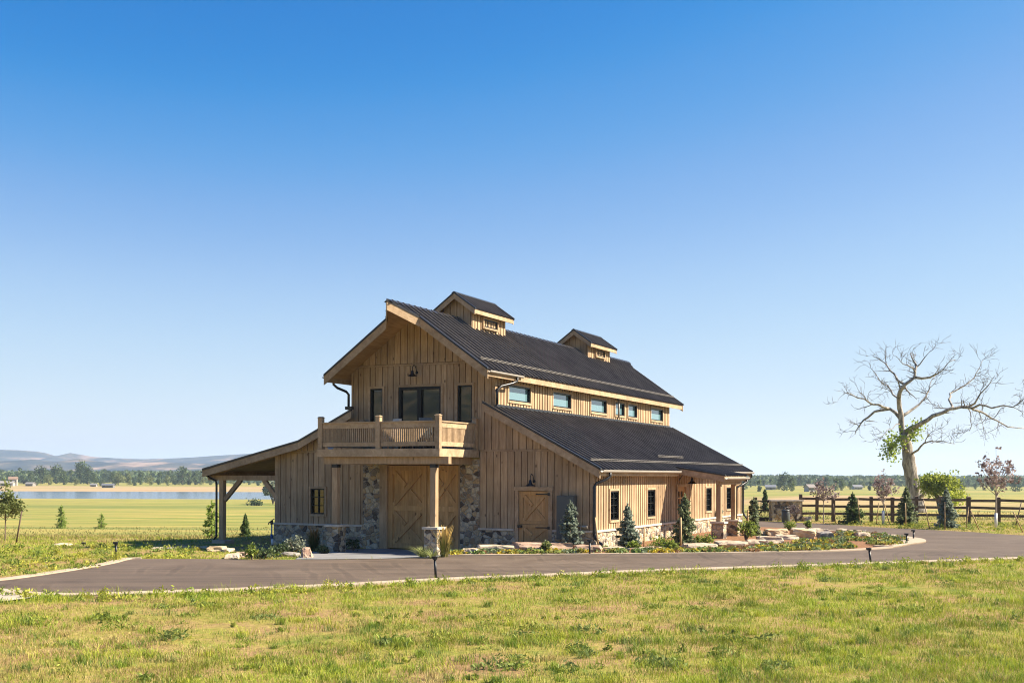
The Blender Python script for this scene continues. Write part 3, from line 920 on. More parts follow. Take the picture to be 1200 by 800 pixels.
# ---- side porch on the long wall
por = bpy.data.objects.new("side_porch", None); COL.objects.link(por); por.parent = barn
pv0, pv1, pu = 8.45, 11.95, 2.35
def z_por(u): return 3.12 - (u - .3) * .155
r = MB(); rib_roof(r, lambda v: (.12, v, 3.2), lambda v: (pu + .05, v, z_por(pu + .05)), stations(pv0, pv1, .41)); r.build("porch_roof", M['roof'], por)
m = MB(); under(m, .3, z_por(.3), pu - .02, z_por(pu), pv0 + .06, pv1 - .06, .05); m.build("porch_soffit", M['soffit'], por)
m, e = MB(), MB()
for vv, off in ((pv0, .06), (pv1, -.06)):
    m.plank((.3, vv, z_por(.3) - .03), (pu, vv, z_por(pu) - .03), .24, (0, off, 0))
    sg = -1 if off > 0 else 1
    e.plank((.3, vv + sg * .02, z_por(.3) + .04), (pu + .04, vv + sg * .02, z_por(pu) + .035), .07, (0, off * 1.8, 0))
m.box(pu - .06, pu - .005, pv0 + .065, pv1 - .065, z_por(pu) - .25, z_por(pu) - .03)
m.beam((2.05, pv0 + .1, 2.50), (2.05, pv1 - .1, 2.50), .16, .16)
m.build("porch_trim", M['trim'], por); e.build("porch_drip_edge", M['roof_edge'], por)
for v in (8.75, 11.0):
    m = MB(); m.box(1.96, 2.14, v - .09, v + .09, .92, 2.42); m.build("porch_post", M['timber'], por)
    m = MB(); m.box(1.8, 2.3, v - .25, v + .25, -.1, .84); m.build("stone_pier", M['stone'], por)
    m = MB(); m.box(1.75, 2.35, v - .3, v + .3, .842, .918); m.build("pier_cap", M['cap'], por)
def gutter(u, v0, v1, z, mat, parent, r=.065):
    m = MB(); n = 8
    for (ra, flip) in ((r, 0),):
        ring = [(-r, .0)] + [(-r * math.cos(math.pi * k / n), -r * math.sin(math.pi * k / n)) for k in range(1, n)] + [(r, 0), (r, .02), (r - .015, .02)] + [((r - .015) * math.cos(math.pi * k / n), -(r - .015) * math.sin(math.pi * k / n)) for k in range(1, n)] + [(-r + .015, .0)]
    k = len(ring)
    pts = [(u + a, v0, z + b) for a, b in ring] + [(u + a, v1, z + b) for a, b in ring]
    m.poly(pts, [(i, (i + 1) % k, k + (i + 1) % k, k + i) for i in range(k)] + [tuple(range(k - 1, -1, -1)), tuple(range(k, 2 * k))], .5)
    return m.build("gutter", M[mat], parent)
gutter(EU + .075, W0 + .03, 8.4, 2.95, 'galv', barn, .075)  # sunlit gutters drawn lighter by metal colour than the shaded left ones
gutter(EU + .075, 12.05, W1, 2.95, 'galv', barn, .075)
gutter(pu + .08, pv0 + .03, pv1 + .1, 2.70, 'galv', por, .075)
gutter(UC + EM + .06, -SV + .05, 1.5, 6.42, 'galv', barn, .06)
gutter(UC - EM - .06, -SV + .05, BL + SV, 6.44, 'bronze', barn, .06)
gutter(LE - .07, W0 + .03, W1, 2.90, 'bronze', barn, .06)
def spout(pts, mat='bronze', r=.05, parent=barn):
    m = MB(); m.tube(pts, r, 8); m.build("downspout", M[mat], parent, True)
spout([(-3.37, 1.0, 6.38), (-3.37, 1.0, 6.22), (-3.45, .75, 6.12), (-3.62, .15, 5.98), (-3.68, -.02, 5.85), (-3.68, -.02, 5.33)])
spout([(-10.35, -.6, 6.42), (-10.35, -.6, 6.2), (-10.28, -.45, 6.08), (-10.06, -.18, 5.95), (-10.0, -.1, 5.84), (-10.0, -.1, 5.25)])
spout([(.52, .35, 2.9), (.52, .35, 2.75), (.45, .2, 2.65), (.16, -.05, 2.5), (.12, -.1, 2.38), (.12, -.12, .75), (.16, -.12, .62), (.42, -.2, .42), (.45, -.22, .2)], 'bronze', .055)
spout([(-3.70, 12.5, 6.28), (-3.70, 12.5, 5.4)], 'galv', .045)
spout([(.52, 20.25, 2.9), (.52, 20.25, 2.75), (.4, 20.2, 2.62), (.17, 20.12, 2.45), (.13, 20.1, 2.3), (.13, 20.1, .95), (.2, 20.1, .8), (.34, 20.12, .62), (.34, 20.12, .1)], 'bronze', .05)
spout([(2.43, 11.85, 2.64), (2.42, 11.8, 2.52), (2.3, 11.5, 2.40), (2.15, 11.22, 2.30), (2.12, 11.19, 2.15), (2.12, 11.19, .95)], 'bronze', .045)
spout([(-16.9, -.2, 2.86), (-16.88, -.15, 2.72), (-16.7, -.1, 2.6), (-16.45, -.08, 2.5), (-16.42, -.08, 2.3), (-16.42, -.08, .25), (-16.55, -.12, .08)], 'bronze', .045)
# snow guards: rail bars clamped to the ribs
def guard(u0, zf, va, vb, name="snow_guard"):
    m = MB()
    for du, h in ((0, .125), (0, .075)): m.beam((u0, va, zf(u0) + h), (u0, vb, zf(u0) + h), .02, .022)
    v = va + .2
    while v < vb: m.beam((u0 - .08, v, zf(u0 - .08) + .04), (u0 + .01, v, zf(u0) + .12), .03, .03); v += .6
    m.build(name, M['guard'], barn)
guard(-3.86, z_main, -1.0, 21.2); guard(.03, z_right, -.25, 20.4); guard(.45 - .9, z_right, 8.4, 11.9)
# gooseneck wall lamps
def gooseneck(face, a, z, out, U=0.0, s=1.0):
    m, sh = MB(), MB()
    P = (lambda d, zz: (a, -d, zz)) if face == 'F' else (lambda d, zz: (U + d, a, zz))
    m.tube([P(.0, z), P(.05, z)], .075 * s, 12)
    m.tube([P(.04, z), P(out * .35, z + .28 * s), P(out * .7, z + .36 * s), P(out * .95, z + .25 * s), P(out, z + .06 * s)], .018 * s, 8)
    c = P(out, z + .0)
    sh.lathe([(.03 * s, .08 * s), (.06 * s, .05 * s), (.075 * s, -.06 * s), (.10 * s, -.1 * s), (.235 * s, -.2 * s), (.24 * s, -.215 * s), (.2 * s, -.2 * s), (.07 * s, -.12 * s)], c, 20)
    o = m.build("wall_lamp", M['black'], barn, True); sh.build("lamp_shade", M['black'], o, True)
gooseneck('F', -7.02, 6.58, .36, s=.74); gooseneck('F', -2.2, 2.56, .36, s=.74); gooseneck('S', 9.85, 2.62, .58, 0.0, .85)
# grey electric enclosure on the right wing
m = MB(); m.box(-1.23, -.55, -.27, -.04, .55, 2.08); o = m.build("electric_cabinet", M['box'], barn)
m2 = MB(); m2.box(-1.2, -.58, -.285, -.271, .6, 2.04); m2.build("cabinet_door", M['box'], o)
m = MB(); m.tube([(-.40, -.08, .15), (-.40, -.08, 1.0), (-.55, -.08, 1.05)], .02, 6); m.tube([(-.32, -.14, 1.0), (-.12, -.14, 1.0)], .05, 8); m.build("conduit", M['galv'], barn)
# satellite dish on the left wing roof edge
m = MB()
c = Vector((-9.98, -1.2, 3.93))
rot = Matrix.Rotation(R(-20), 3, 'Z') @ Matrix.Rotation(R(68), 3, 'X')
prof = [(.0, -.05), (.1, -.045), (.2, -.025), (.26, 0), (.265, .01), (.2, -.012), (.1, -.03), (0.001, -.038)]
mb2 = MB(); mb2.lathe(prof, (0, 0, 0), 20)
mb2.v = [tuple(c + rot @ Vector(p)) for p in mb2.v]
o = mb2.build("satellite_dish", M['dish'], barn, True)
m = MB(); m.tube([(-9.98, -1.12, 3.93), (-9.98, -.9, 3.9), (-9.98, -.02, 3.9)], .025, 6); m.build("dish_mast", M['black'], o)
# ------------------------------------------------------------------ THE GROUND
def axis_steps(parts): return np.unique(np.round(np.concatenate(parts), 3))
gx = axis_steps([-np.geomspace(34, 9000, 95)[::-1], np.arange(-34, 34.1, .7), np.geomspace(34, 9000, 95)])
gy = axis_steps([np.arange(-1500, -60, 240), np.arange(-60, 12, 6), np.arange(12, 76, .6), np.geomspace(76, 9000, 150)])
GX, GY = np.meshgrid(gx, gy)
GZ = ground_z(GX, GY)
nx, ny = len(gx), len(gy)
V = np.stack([GX.ravel(), GY.ravel(), GZ.ravel()], 1)
ii = np.arange(nx * ny).reshape(ny, nx)
F = np.stack([ii[:-1, :-1].ravel(), ii[:-1, 1:].ravel(), ii[1:, 1:].ravel(), ii[1:, :-1].ravel()], 1)

m, n, l, b = new_mat("meadow_ground")
geo = N(n, "ShaderNodeNewGeometry")
def gnoise(sc, det=5.0, rough=.6, seed=0.0):
    mp = N(n, "ShaderNodeMapping"); mp.inputs['Scale'].default_value = sc; mp.inputs['Location'].default_value = (seed, seed * 1.7, 0)
    l.new(geo.outputs['Position'], mp.inputs['Vector'])
    t = N(n, "ShaderNodeTexNoise", Scale=1.0, Detail=det, Roughness=rough)
    l.new(mp.outputs[0], t.inputs['Vector'])
    return t.outputs[0]
r1 = ramp(n, [(.30, (.20, .12, .06)), (.42, (.33, .22, .10)), (.54, (.29, .25, .06)), (.66, (.16, .195, .035))])
l.new(gnoise((.55, .55, .55), 7.0, .68), r1.inputs[0])
r1b = ramp(n, [(.3, (.6, .58, .55)), (.7, (1.2, 1.2, 1.15))]); l.new(gnoise((9, 9, 9), 6.0, .75, 3.1), r1b.inputs[0])
near = mix_rgb(n, l, r1.outputs[0], r1b.outputs[0], 1.0, 'MULTIPLY')
r2 = ramp(n, [(.34, (.12, .165, .035)), (.44, (.22, .23, .055)), (.51, (.36, .285, .085)), (.56, (.25, .24, .06)), (.66, (.14, .175, .04))])
l.new(gnoise((.010, .075, .05), 6.0, .62, 9.0), r2.inputs[0])
r2b = ramp(n, [(.3, (.60, .66, .6)), (.5, (1, 1, 1)), (.7, (1.25, 1.17, 1.12))]); l.new(gnoise((.07, .22, .3), 8.0, .74, 5.0), r2b.inputs[0])
far = mix_rgb(n, l, r2.outputs[0], r2b.outputs[0], 1.0, 'MULTIPLY')
r3 = ramp(n, [(.35, (.36, .23, .13)), (.5, (.42, .29, .16)), (.65, (.30, .25, .10))]); l.new(gnoise((.01, .05, .05), 4.0, .6, 2.0), r3.inputs[0])
at1 = N(n, "ShaderNodeAttribute", _attribute_name="tint")
sp = N(n, "ShaderNodeSeparateColor"); l.new(at1.outputs['Color'], sp.inputs[0])
c = mix_rgb(n, l, near, far, sp.outputs[0])
c = mix_rgb(n, l, c, r3.outputs[0], sp.outputs[1])
c = mix_rgb(n, l, c, (.12, .16, .04), sp.outputs[2])
l.new(c, b.inputs['Base Color']); b.inputs['Roughness'].default_value = .95; b.inputs['Specular IOR Level'].default_value = .1
bp = N(n, "ShaderNodeBump", Strength=.6, Distance=.12); l.new(gnoise((3, 3, 3), 6.0, .7, 1.0), bp.inputs['Height']); l.new(bp.outputs[0], b.inputs['Normal'])
M['ground'] = m
left = GX < -2 + 0 * GY
farw = np.where(left, sstep(44, 60, GY), sstep(66, 80, GY))
shore = np.where(GX < 40, sstep(528, 545, GY) * (1 - sstep(640, 760, GY)), 0) * .9
shore = np.maximum(shore, np.where(GX < 0, np.exp(-((GY - 402) / 10) ** 2), 0) * .7)
shore = np.maximum(shore, np.exp(-((GX - 58) / 34) ** 2 - ((GY - 200) / 60) ** 2) * .95)
ditch = np.where(GX < -5, np.exp(-((GY - (118 + 6 * np.sin(GX / 17))) / 5.0) ** 2), 0) * .8
ditch = np.maximum(ditch, np.where(GX < -5, np.exp(-((GY - 262) / 14) ** 2) * sstep(-20, -50, GX), 0) * .75)
g = npmesh("ground", V, F, M['ground'], col=np.stack([farw.ravel(), shore.ravel(), ditch.ravel()], 1), smooth=True)
tag(g, "wide flat meadow of green and straw coloured grass", kind='structure')

def inside(poly, X, Y):
    X = np.asarray(X); Y = np.asarray(Y); r = np.zeros(X.shape, bool)
    k = len(poly)
    for i in range(k):
        x0, y0 = poly[i][0], poly[i][1]; x1, y1 = poly[(i + 1) % k][0], poly[(i + 1) % k][1]
        if y0 == y1: continue
        c_ = ((y0 > Y) != (y1 > Y)) & (X < (x1 - x0) * (Y - y0) / (y1 - y0) + x0)
        r ^= c_
    return r

def smooth_line(pts, k=6, closed=False):
    """Catmull-Rom through the surveyed points"""
    P = [Vector((p[0], p[1], 0)) for p in pts]
    out = []
    m_ = len(P)
    for i in range(m_ if closed else m_ - 1):
        a = P[(i - 1) % m_] if (closed or i > 0) else P[i]
        b_, c_ = P[i], P[(i + 1) % m_]
        d = P[(i + 2) % m_] if (closed or i + 2 < m_) else c_
        for j in range(k):
            t = j / k
            out.append(.5 * ((2 * b_) + (c_ - a) * t + (2 * a - 5 * b_ + 4 * c_ - d) * t * t + (3 * b_ - a - 3 * c_ + d) * t ** 3))
    if not closed: out.append(P[-1])
    return [(p.x, p.y) for p in out]

def sheet(name, poly, off, mat, label=None, kind='structure', step=1.4):
    vs = [Vector((x, y, 0)) for x, y in poly]
    tris = tessellate_polygon([vs])
    bm = bmesh.new()
    bv = [bm.verts.new(v) for v in vs]
    for t in tris:
        try: bm.faces.new([bv[i] for i in t])
        except ValueError: pass
    bmesh.ops.recalc_face_normals(bm, faces=bm.faces)
    for ax in (0, 1):
        lo, hi = min(p[ax] for p in poly), max(p[ax] for p in poly)
        q = lo + step
        while q < hi:
            co = (q, 0, 0) if ax == 0 else (0, q, 0)
            bmesh.ops.bisect_plane(bm, geom=bm.verts[:] + bm.edges[:] + bm.faces[:], plane_co=co, plane_no=(1, 0, 0) if ax == 0 else (0, 1, 0))
            q += step
    xs = np.array([v.co.x for v in bm.verts]); ys = np.array([v.co.y for v in bm.verts])
    for v, z in zip(bm.verts, ground_z(xs, ys)): v.co.z = z + off
    for f in bm.faces:
        if f.normal.z < 0: f.normal_flip()
    me = bpy.data.meshes.new(name); bm.to_mesh(me); bm.free()
    me.materials.append(mat)
    o = link(name, me)
    return tag(o, label, kind=kind)

def ribbon(name, pts, w, off, mat, label, side=1, thick=.1):
    P = [Vector((x, y, 0)) for x, y in pts]
    vs, k = [], len(P)
    for i, p in enumerate(P):
        d = (P[min(i + 1, k - 1)] - P[max(i - 1, 0)]).normalized()
        nn = Vector((-d.y, d.x, 0)) * side
        q = p + nn * w
        za, zb = gz(p.x, p.y) + off, gz(q.x, q.y) + off
        vs += [(p.x, p.y, za - thick), (p.x, p.y, za), (q.x, q.y, zb), (q.x, q.y, zb - thick)]
    mb = MB()
    fs = []
    for i in range(k - 1):
        o = i * 4
        for a, b_ in ((0, 1), (1, 2), (2, 3), (3, 0)): fs.append((o + a, o + 4 + a, o + 4 + b_, o + b_))
    fs += [(0, 1, 2, 3), (k * 4 - 1, k * 4 - 2, k * 4 - 3, k * 4 - 4)]
    mb.poly(vs, fs, .5)
    o = mb.build(name, mat)
    bm = bmesh.new(); bm.from_mesh(o.data); bmesh.ops.recalc_face_normals(bm, faces=bm.faces); bm.to_mesh(o.data); bm.free()
    return tag(o, label, kind='structure')

S2 = lambda pts, z=.2: [tuple(spot(x, y, z)[:2]) for x, y in pts]
near_edge = smooth_line(S2([(-60, 687), (0, 691), (67, 696.5), (180, 694), (300, 689.5), (400, 685), (520, 678.5), (640, 673.5), (760, 668.5), (880, 664.5), (1000, 660.5), (1100, 657), (1200, 653.5), (1320, 650), (1470, 646.5)]))
outer_far = smooth_line(S2([(1470, 638), (1320, 632), (1200, 627.5), (1140, 623.5), (1080, 620.5), (1020, 617.5), (975, 614.5), (935, 612.5), (905, 611.2), (880, 610.8)]))
back_edge = smooth_line(S2([(880, 617.5), (915, 619), (950, 621), (985, 623.2), (1037, 626.7), (1064, 630), (1082, 633), (1084, 636), (1067, 638.7), (1040, 643), (973, 646.7), (880, 648.6), (800, 649.7), (700, 650.7), (600, 651.5), (525, 652)]))
front_left = smooth_line(S2([(510, 653.2), (440, 654.7), (380, 656), (330, 656), (250, 655.3), (165, 655.3), (150, 656.4), (136, 660), (110, 665), (60, 673), (0, 681), (-60, 685)]))
road_poly = near_edge + outer_far + back_edge + front_left
m, n, l, b = new_mat("asphalt")
geo = N(n, "ShaderNodeNewGeometry")
t1 = N(n, "ShaderNodeTexNoise", Scale=.35, Detail=5.0, Roughness=.6, Distortion=1.2); l.new(geo.outputs['Position'], t1.inputs['Vector'])
t2 = N(n, "ShaderNodeTexNoise", Scale=60.0, Detail=3.0); l.new(geo.outputs['Position'], t2.inputs['Vector'])
ra = ramp(n, [(.28, (.088, .062, .041)), (.5, (.122, .088, .060)), (.62, (.136, .099, .068)), (.75, (.182, .136, .096))]); l.new(t1.outputs[0], ra.inputs[0])
rb = ramp(n, [(.3, (.7, .7, .7)), (.7, (1.2, 1.2, 1.2))]); l.new(t2.outputs[0], rb.inputs[0])
# paver passes: streaks along the lane
mp = N(n, "ShaderNodeMapping"); mp.inputs['Rotation'].default_value = (0, 0, R(-23)); mp.inputs['Scale'].default_value = (.12, 2.2, 1)
l.new(geo.outputs['Position'], mp.inputs['Vector'])
t3 = N(n, "ShaderNodeTexNoise", Scale=1.0, Detail=4.0, Roughness=.6, Distortion=.5); l.new(mp.outputs[0], t3.inputs['Vector'])
rc_ = ramp(n, [(.32, (.78, .78, .78)), (.5, (1, 1, 1)), (.68, (1.22, 1.2, 1.18))]); l.new(t3.outputs[0], rc_.inputs[0])
c = mix_rgb(n, l, ra.outputs[0], rb.outputs[0], 1.0, 'MULTIPLY'); c = mix_rgb(n, l, c, rc_.outputs[0], 1.0, 'MULTIPLY')
for (cx, cy, sc_) in ((-10, 41, .42), (17, 36, .36)):      # arcs worn by turning cars
    mw = N(n, "ShaderNodeMapping"); mw.inputs['Location'].default_value = (-cx, -cy, 0); l.new(geo.outputs['Position'], mw.inputs['Vector'])
    wv = N(n, "ShaderNodeTexWave", _wave_type='RINGS', _rings_direction='Z', Scale=sc_, Distortion=2.5, Detail=2.0); l.new(mw.outputs[0], wv.inputs['Vector'])
    wr = ramp(n, [(.55, (1, 1, 1)), (.8, (1.16, 1.15, 1.13)), (.95, (.84, .84, .84))]); l.new(wv.outputs['Fac'], wr.inputs[0])
    mk = N(n, "ShaderNodeTexNoise", Scale=.22, Detail=3.0); l.new(mw.outputs[0], mk.inputs['Vector'])
    kr = ramp(n, [(.45, (0, 0, 0)), (.62, (1, 1, 1))]); l.new(mk.outputs[0], kr.inputs[0])
    c = mix_rgb(n, l, c, mix_rgb(n, l, c, wr.outputs[0], 1.0, 'MULTIPLY'), kr.outputs[0])
l.new(c, b.inputs['Base Color']); b.inputs['Roughness'].default_value = .8; b.inputs['Specular IOR Level'].default_value = .3
bp = N(n, "ShaderNodeBump", Strength=.4, Distance=.01); l.new(t2.outputs[0], bp.inputs['Height']); l.new(bp.outputs[0], b.inputs['Normal'])
M['asphalt'] = m
sheet("driveway", road_poly, .02, M['asphalt'], "dark asphalt driveway curving past the house")
M['kerb'] = simple('sandy_concrete_kerb', (.42, .33, .235), .9, 0, .2, noise=.14, scale=3)
ribbon("kerb", near_edge[4:], .50, .045, M['kerb'], "flush tan concrete edging along the lawn side of the driveway", side=-1)
ribbon("kerb", back_edge[16:], .30, .06, M['kerb'], "tan concrete edging round the garden bed", side=-1)
tipr = ribbon("kerb", back_edge[26:54], .75, .075, M['kerb'], "wide tan concrete edging at the rounded tip of the garden bed", side=-1)
ribbon("kerb", front_left[30:], .30, .05, M['kerb'], "tan concrete edging on the left bend of the driveway", side=-1)
pad = S2([(-330, 688), (-80, 689), (0, 692), (64, 697), (30, 702.5), (-20, 709), (-80, 716), (-330, 732)])
sheet("concrete_pad", pad, .035, M['concrete'], "pale concrete slab at the left end of the driveway")
B2 = lambda pts: [tuple(bw(u, v)[:2]) for u, v in pts]
apron = B2([(-8.5, -.17), (-5.1, -.17), (-4.3, -2.0)]) + S2([(512, 653.0), (440, 654.5), (378, 656), (346, 656)]) + B2([(-9.3, -3.4), (-9.2, -1.0)])
sheet("garage_apron", apron, .03, M['apron'], "grey concrete apron in front of the carriage doors")
walk = B2([(.15, 9.2), (2.6, 9.2), (3.6, 7.4), (4.6, 7.6), (3.4, 11.0), (.15, 11.0)])
bed_poly = back_edge[4:] + B2([(-4.4, -2.2), (-4.3, -.1), (0, -.1), (.1, 0), (.1, 20.2)])
sheet("garden_bed", bed_poly, .035, M['mulch'], "brown mulched garden bed between house and driveway")
left_bed = B2([(-9.3, -.1), (-13.6, -.1), (-13.7, -2.2), (-12.5, -4.6), (-10.6, -6.2), (-9.5, -3.4)])
sheet("garden_bed", left_bed, .03, simple('dark_soil', (.09, .06, .04), .95, noise=.4, scale=9), "dark soil bed left of the carriage doors")
build_poly = B2([(U0 - .2, -.2), (.2, -.2), (.2, BL + .3), (U0 - .2, BL + .3)])

# ---- lake
m, n, l, b = new_mat("lake_water")
b.inputs['Base Color'].default_value = (.03, .055, .075, 1); b.inputs['Roughness'].default_value = .12; b.inputs['IOR'].default_value = 1.33
geo = N(n, "ShaderNodeNewGeometry")
mp = N(n, "ShaderNodeMapping"); mp.inputs['Scale'].default_value = (.25, .6, 1); l.new(geo.outputs['Position'], mp.inputs['Vector'])
t = N(n, "ShaderNodeTexNoise", Scale=1.0, Detail=4.0); l.new(mp.outputs[0], t.inputs['Vector'])
bp = N(n, "ShaderNodeBump", Strength=.10, Distance=.4); l.new(t.outputs[0], bp.inputs['Height']); l.new(bp.outputs[0], b.inputs['Normal'])
mb = MB(); mb.poly([(-900, 385, -6), (-12, 385, -6), (-12, 565, -6), (-900, 565, -6)], [(0, 1, 2, 3)])
tag(mb.build("lake", m), "blue lake beyond the meadow", kind='structure')

# ---- hills
def hill_mat(name, stops, sc):
    m, n, l, b = new_mat(name)
    geo = N(n, "ShaderNodeNewGeometry")
    mp = N(n, "ShaderNodeMapping"); mp.inputs['Scale'].default_value = sc; l.new(geo.outputs['Position'], mp.inputs['Vector'])
    t = N(n, "ShaderNodeTexNoise", Scale=1.0, Detail=8.0, Roughness=.62, Distortion=.4); l.new(mp.outputs[0], t.inputs['Vector'])
    rp = ramp(n, stops); l.new(t.outputs[0], rp.inputs[0]); l.new(rp.outputs[0], b.inputs['Base Color'])
    b.inputs['Roughness'].default_value = 1; b.inputs['Specular IOR Level'].default_value = 0
    return m
M['hills'] = hill_mat('dry_foothills', [(.44, (.02, .032, .048)), (.53, (.06, .062, .064)), (.60, (.22, .155, .125)), (.69, (.42, .30, .23))], (.007, .0035, .02))
M['far_ridge'] = hill_mat('wooded_far_ridge', [(.35, (.035, .055, .035)), (.6, (.07, .085, .05)), (.75, (.17, .15, .09))], (.004, .004, .01))
def ridge(name, sil, Y0, Yc, Y1, mat, label, seed, rough=.18, nxk=220, nyk=40, base=-6):
    px = np.array([s[0] for s in sil], float); pz = np.array([EYE_H + (HORIZON + (s[0] - 600) * ROLL - s[1]) / FPX * Yc for s in sil])
    xs = np.linspace((px[0] - 600) / FPX * Yc, (px[-1] - 600) / FPX * Yc, nxk)
    H = np.interp(xs, (px - 600) / FPX * Yc, pz)
    ys = np.linspace(Y0, Y1, nyk)
    XX, YY = np.meshgrid(xs, ys)
    t = np.where(YY < Yc, (YY - Y0) / (Yc - Y0), (Y1 - YY) / (Y1 - Yc))
    t = np.clip(t, 0, 1)
    HH = H[None, :] - base
    sp_ = (Yc - Y0) / 2.2
    nz = fbm(XX / sp_ * 2.2, YY / sp_ * 1.4, seed, 5) - .5
    gul = np.abs(fbm(XX / sp_ * 3.2 + 7, YY / sp_ * .8, seed + 3, 4) - .5) * 2
    prof = t ** 1.5
    Z = base + HH * prof + HH * (nz * rough * 2.0 - (1 - gul) * .16) * (t * (1 - t)) * 3.0
    k = nxk
    ii = np.arange(nxk * nyk).reshape(nyk, nxk)
    F = np.stack([ii[:-1, :-1].ravel(), ii[:-1, 1:].ravel(), ii[1:, 1:].ravel(), ii[1:, :-1].ravel()], 1)
    o = npmesh(name, np.stack([XX.ravel(), YY.ravel(), Z.ravel()], 1), F, mat, smooth=True)
    return tag(o, label, kind='structure')
silA = [(-260, 533), (-150, 527), (-60, 524), (0, 525.8), (25, 526.5), (48, 528.2), (64, 533.6), (72, 533), (85, 529.6), (96, 531.5), (113, 534.5), (140, 536.2), (170, 537.2), (200, 536.4), (227, 535.2), (250, 533.4), (275, 531.8), (297, 530.4), (330, 533), (380, 537), (440, 545), (520, 552)]
ridge("hills", silA, 2700, 4200, 5200, M['hills'], "dry tan foothills with a long low crest beyond the lake", 3)
silB = [(-200, 541), (-80, 539), (0, 540), (40, 538), (70, 541), (90, 537), (130, 542), (190, 541), (240, 543), (300, 539), (350, 543), (430, 551), (480, 555)]
ridge("hills", silB, 1900, 2800, 3300, M['hills'], "lower pale foothill slope in front of the far crest", 11, .3)
silC = [(520, 556), (640, 556.5), (760, 556.5), (860, 557), (900, 557.2), (960, 558.2), (1040, 558.2), (1100, 558), (1160, 558.3), (1220, 558), (1300, 557), (1420, 558), (1500, 560)]
ridge("far_ridge", silC, 2000, 3600, 4600, M['far_ridge'], "low wooded ridge on the far right horizon", 21, .25)

# ------------------------------------------------------------------ foliage helpers
def quads(C, S, rng_, var, ar=1.0, nrm=None, flat=.0):
    """leaf faces: centres C (n,3), sizes S (n,), random turn"""
    n_ = len(C)
    if nrm is None: nrm = rng_.normal(size=(n_, 3)) * np.array([1, 1, 1 - flat])
    nrm = nrm / (np.linalg.norm(nrm, axis=1, keepdims=True) + 1e-9)
    t = rng_.normal(size=(n_, 3)); a = np.cross(nrm, t); a /= (np.linalg.norm(a, axis=1, keepdims=True) + 1e-9)
    b_ = np.cross(nrm, a)
    S = np.asarray(S)[:, None]
    a = a * S * .5; b_ = b_ * S * .5 * ar
    V = np.stack([C - a * .55 - b_, C + a * .75 - b_ * .35, C + a * .4 + b_, C - a * .8 + b_ * .45], 1).reshape(-1, 3)
    F = np.arange(n_ * 4).reshape(n_, 4)
    return V, F, np.repeat(np.asarray(var), 4)

def cat_quads(parts):
    Vs, Fs, vs, o = [], [], [], 0
    for V, F, v in parts:
        Vs.append(V); Fs.append(F + o); vs.append(v); o += len(V)
    return np.concatenate(Vs), np.concatenate(Fs), np.concatenate(vs)

M['bark'] = simple('grey_brown_bark', (.16, .12, .09), .95, 0, .1, noise=.3, scale=9)
M['pale_bark'] = simple('pale_young_bark', (.36, .30, .24), .9, 0, .1, noise=.25, scale=9)
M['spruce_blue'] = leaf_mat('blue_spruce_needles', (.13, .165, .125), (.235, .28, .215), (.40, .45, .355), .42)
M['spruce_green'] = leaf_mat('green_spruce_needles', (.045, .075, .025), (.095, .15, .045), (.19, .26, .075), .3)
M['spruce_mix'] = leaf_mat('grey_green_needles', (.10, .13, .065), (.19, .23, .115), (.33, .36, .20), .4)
M['leaf_bright'] = leaf_mat('bright_leaves', (.10, .15, .025), (.19, .25, .04), (.34, .36, .07), .45)
M['leaf_olive'] = leaf_mat('olive_leaves', (.08, .11, .03), (.16, .19, .055), (.27, .28, .09), .4)
M['leaf_purple'] = leaf_mat('purple_leaves', (.14, .10, .09), (.26, .19, .175), (.43, .345, .32), .45)
M['leaf_grey'] = leaf_mat('grey_green_leaves', (.10, .12, .08), (.20, .22, .15), (.32, .34, .25), .3)
M['leaf_far'] = leaf_mat('far_tree_leaves', (.06, .09, .03), (.12, .165, .05), (.21, .25, .08), .4)
M['leaf_far_dark'] = leaf_mat('far_tree_dark_leaves', (.035, .06, .025), (.075, .11, .045), (.13, .17, .065), .35)
M['leaf_far_pale'] = leaf_mat('far_tree_pale_leaves', (.12, .145, .05), (.20, .225, .075), (.29, .30, .12), .4)

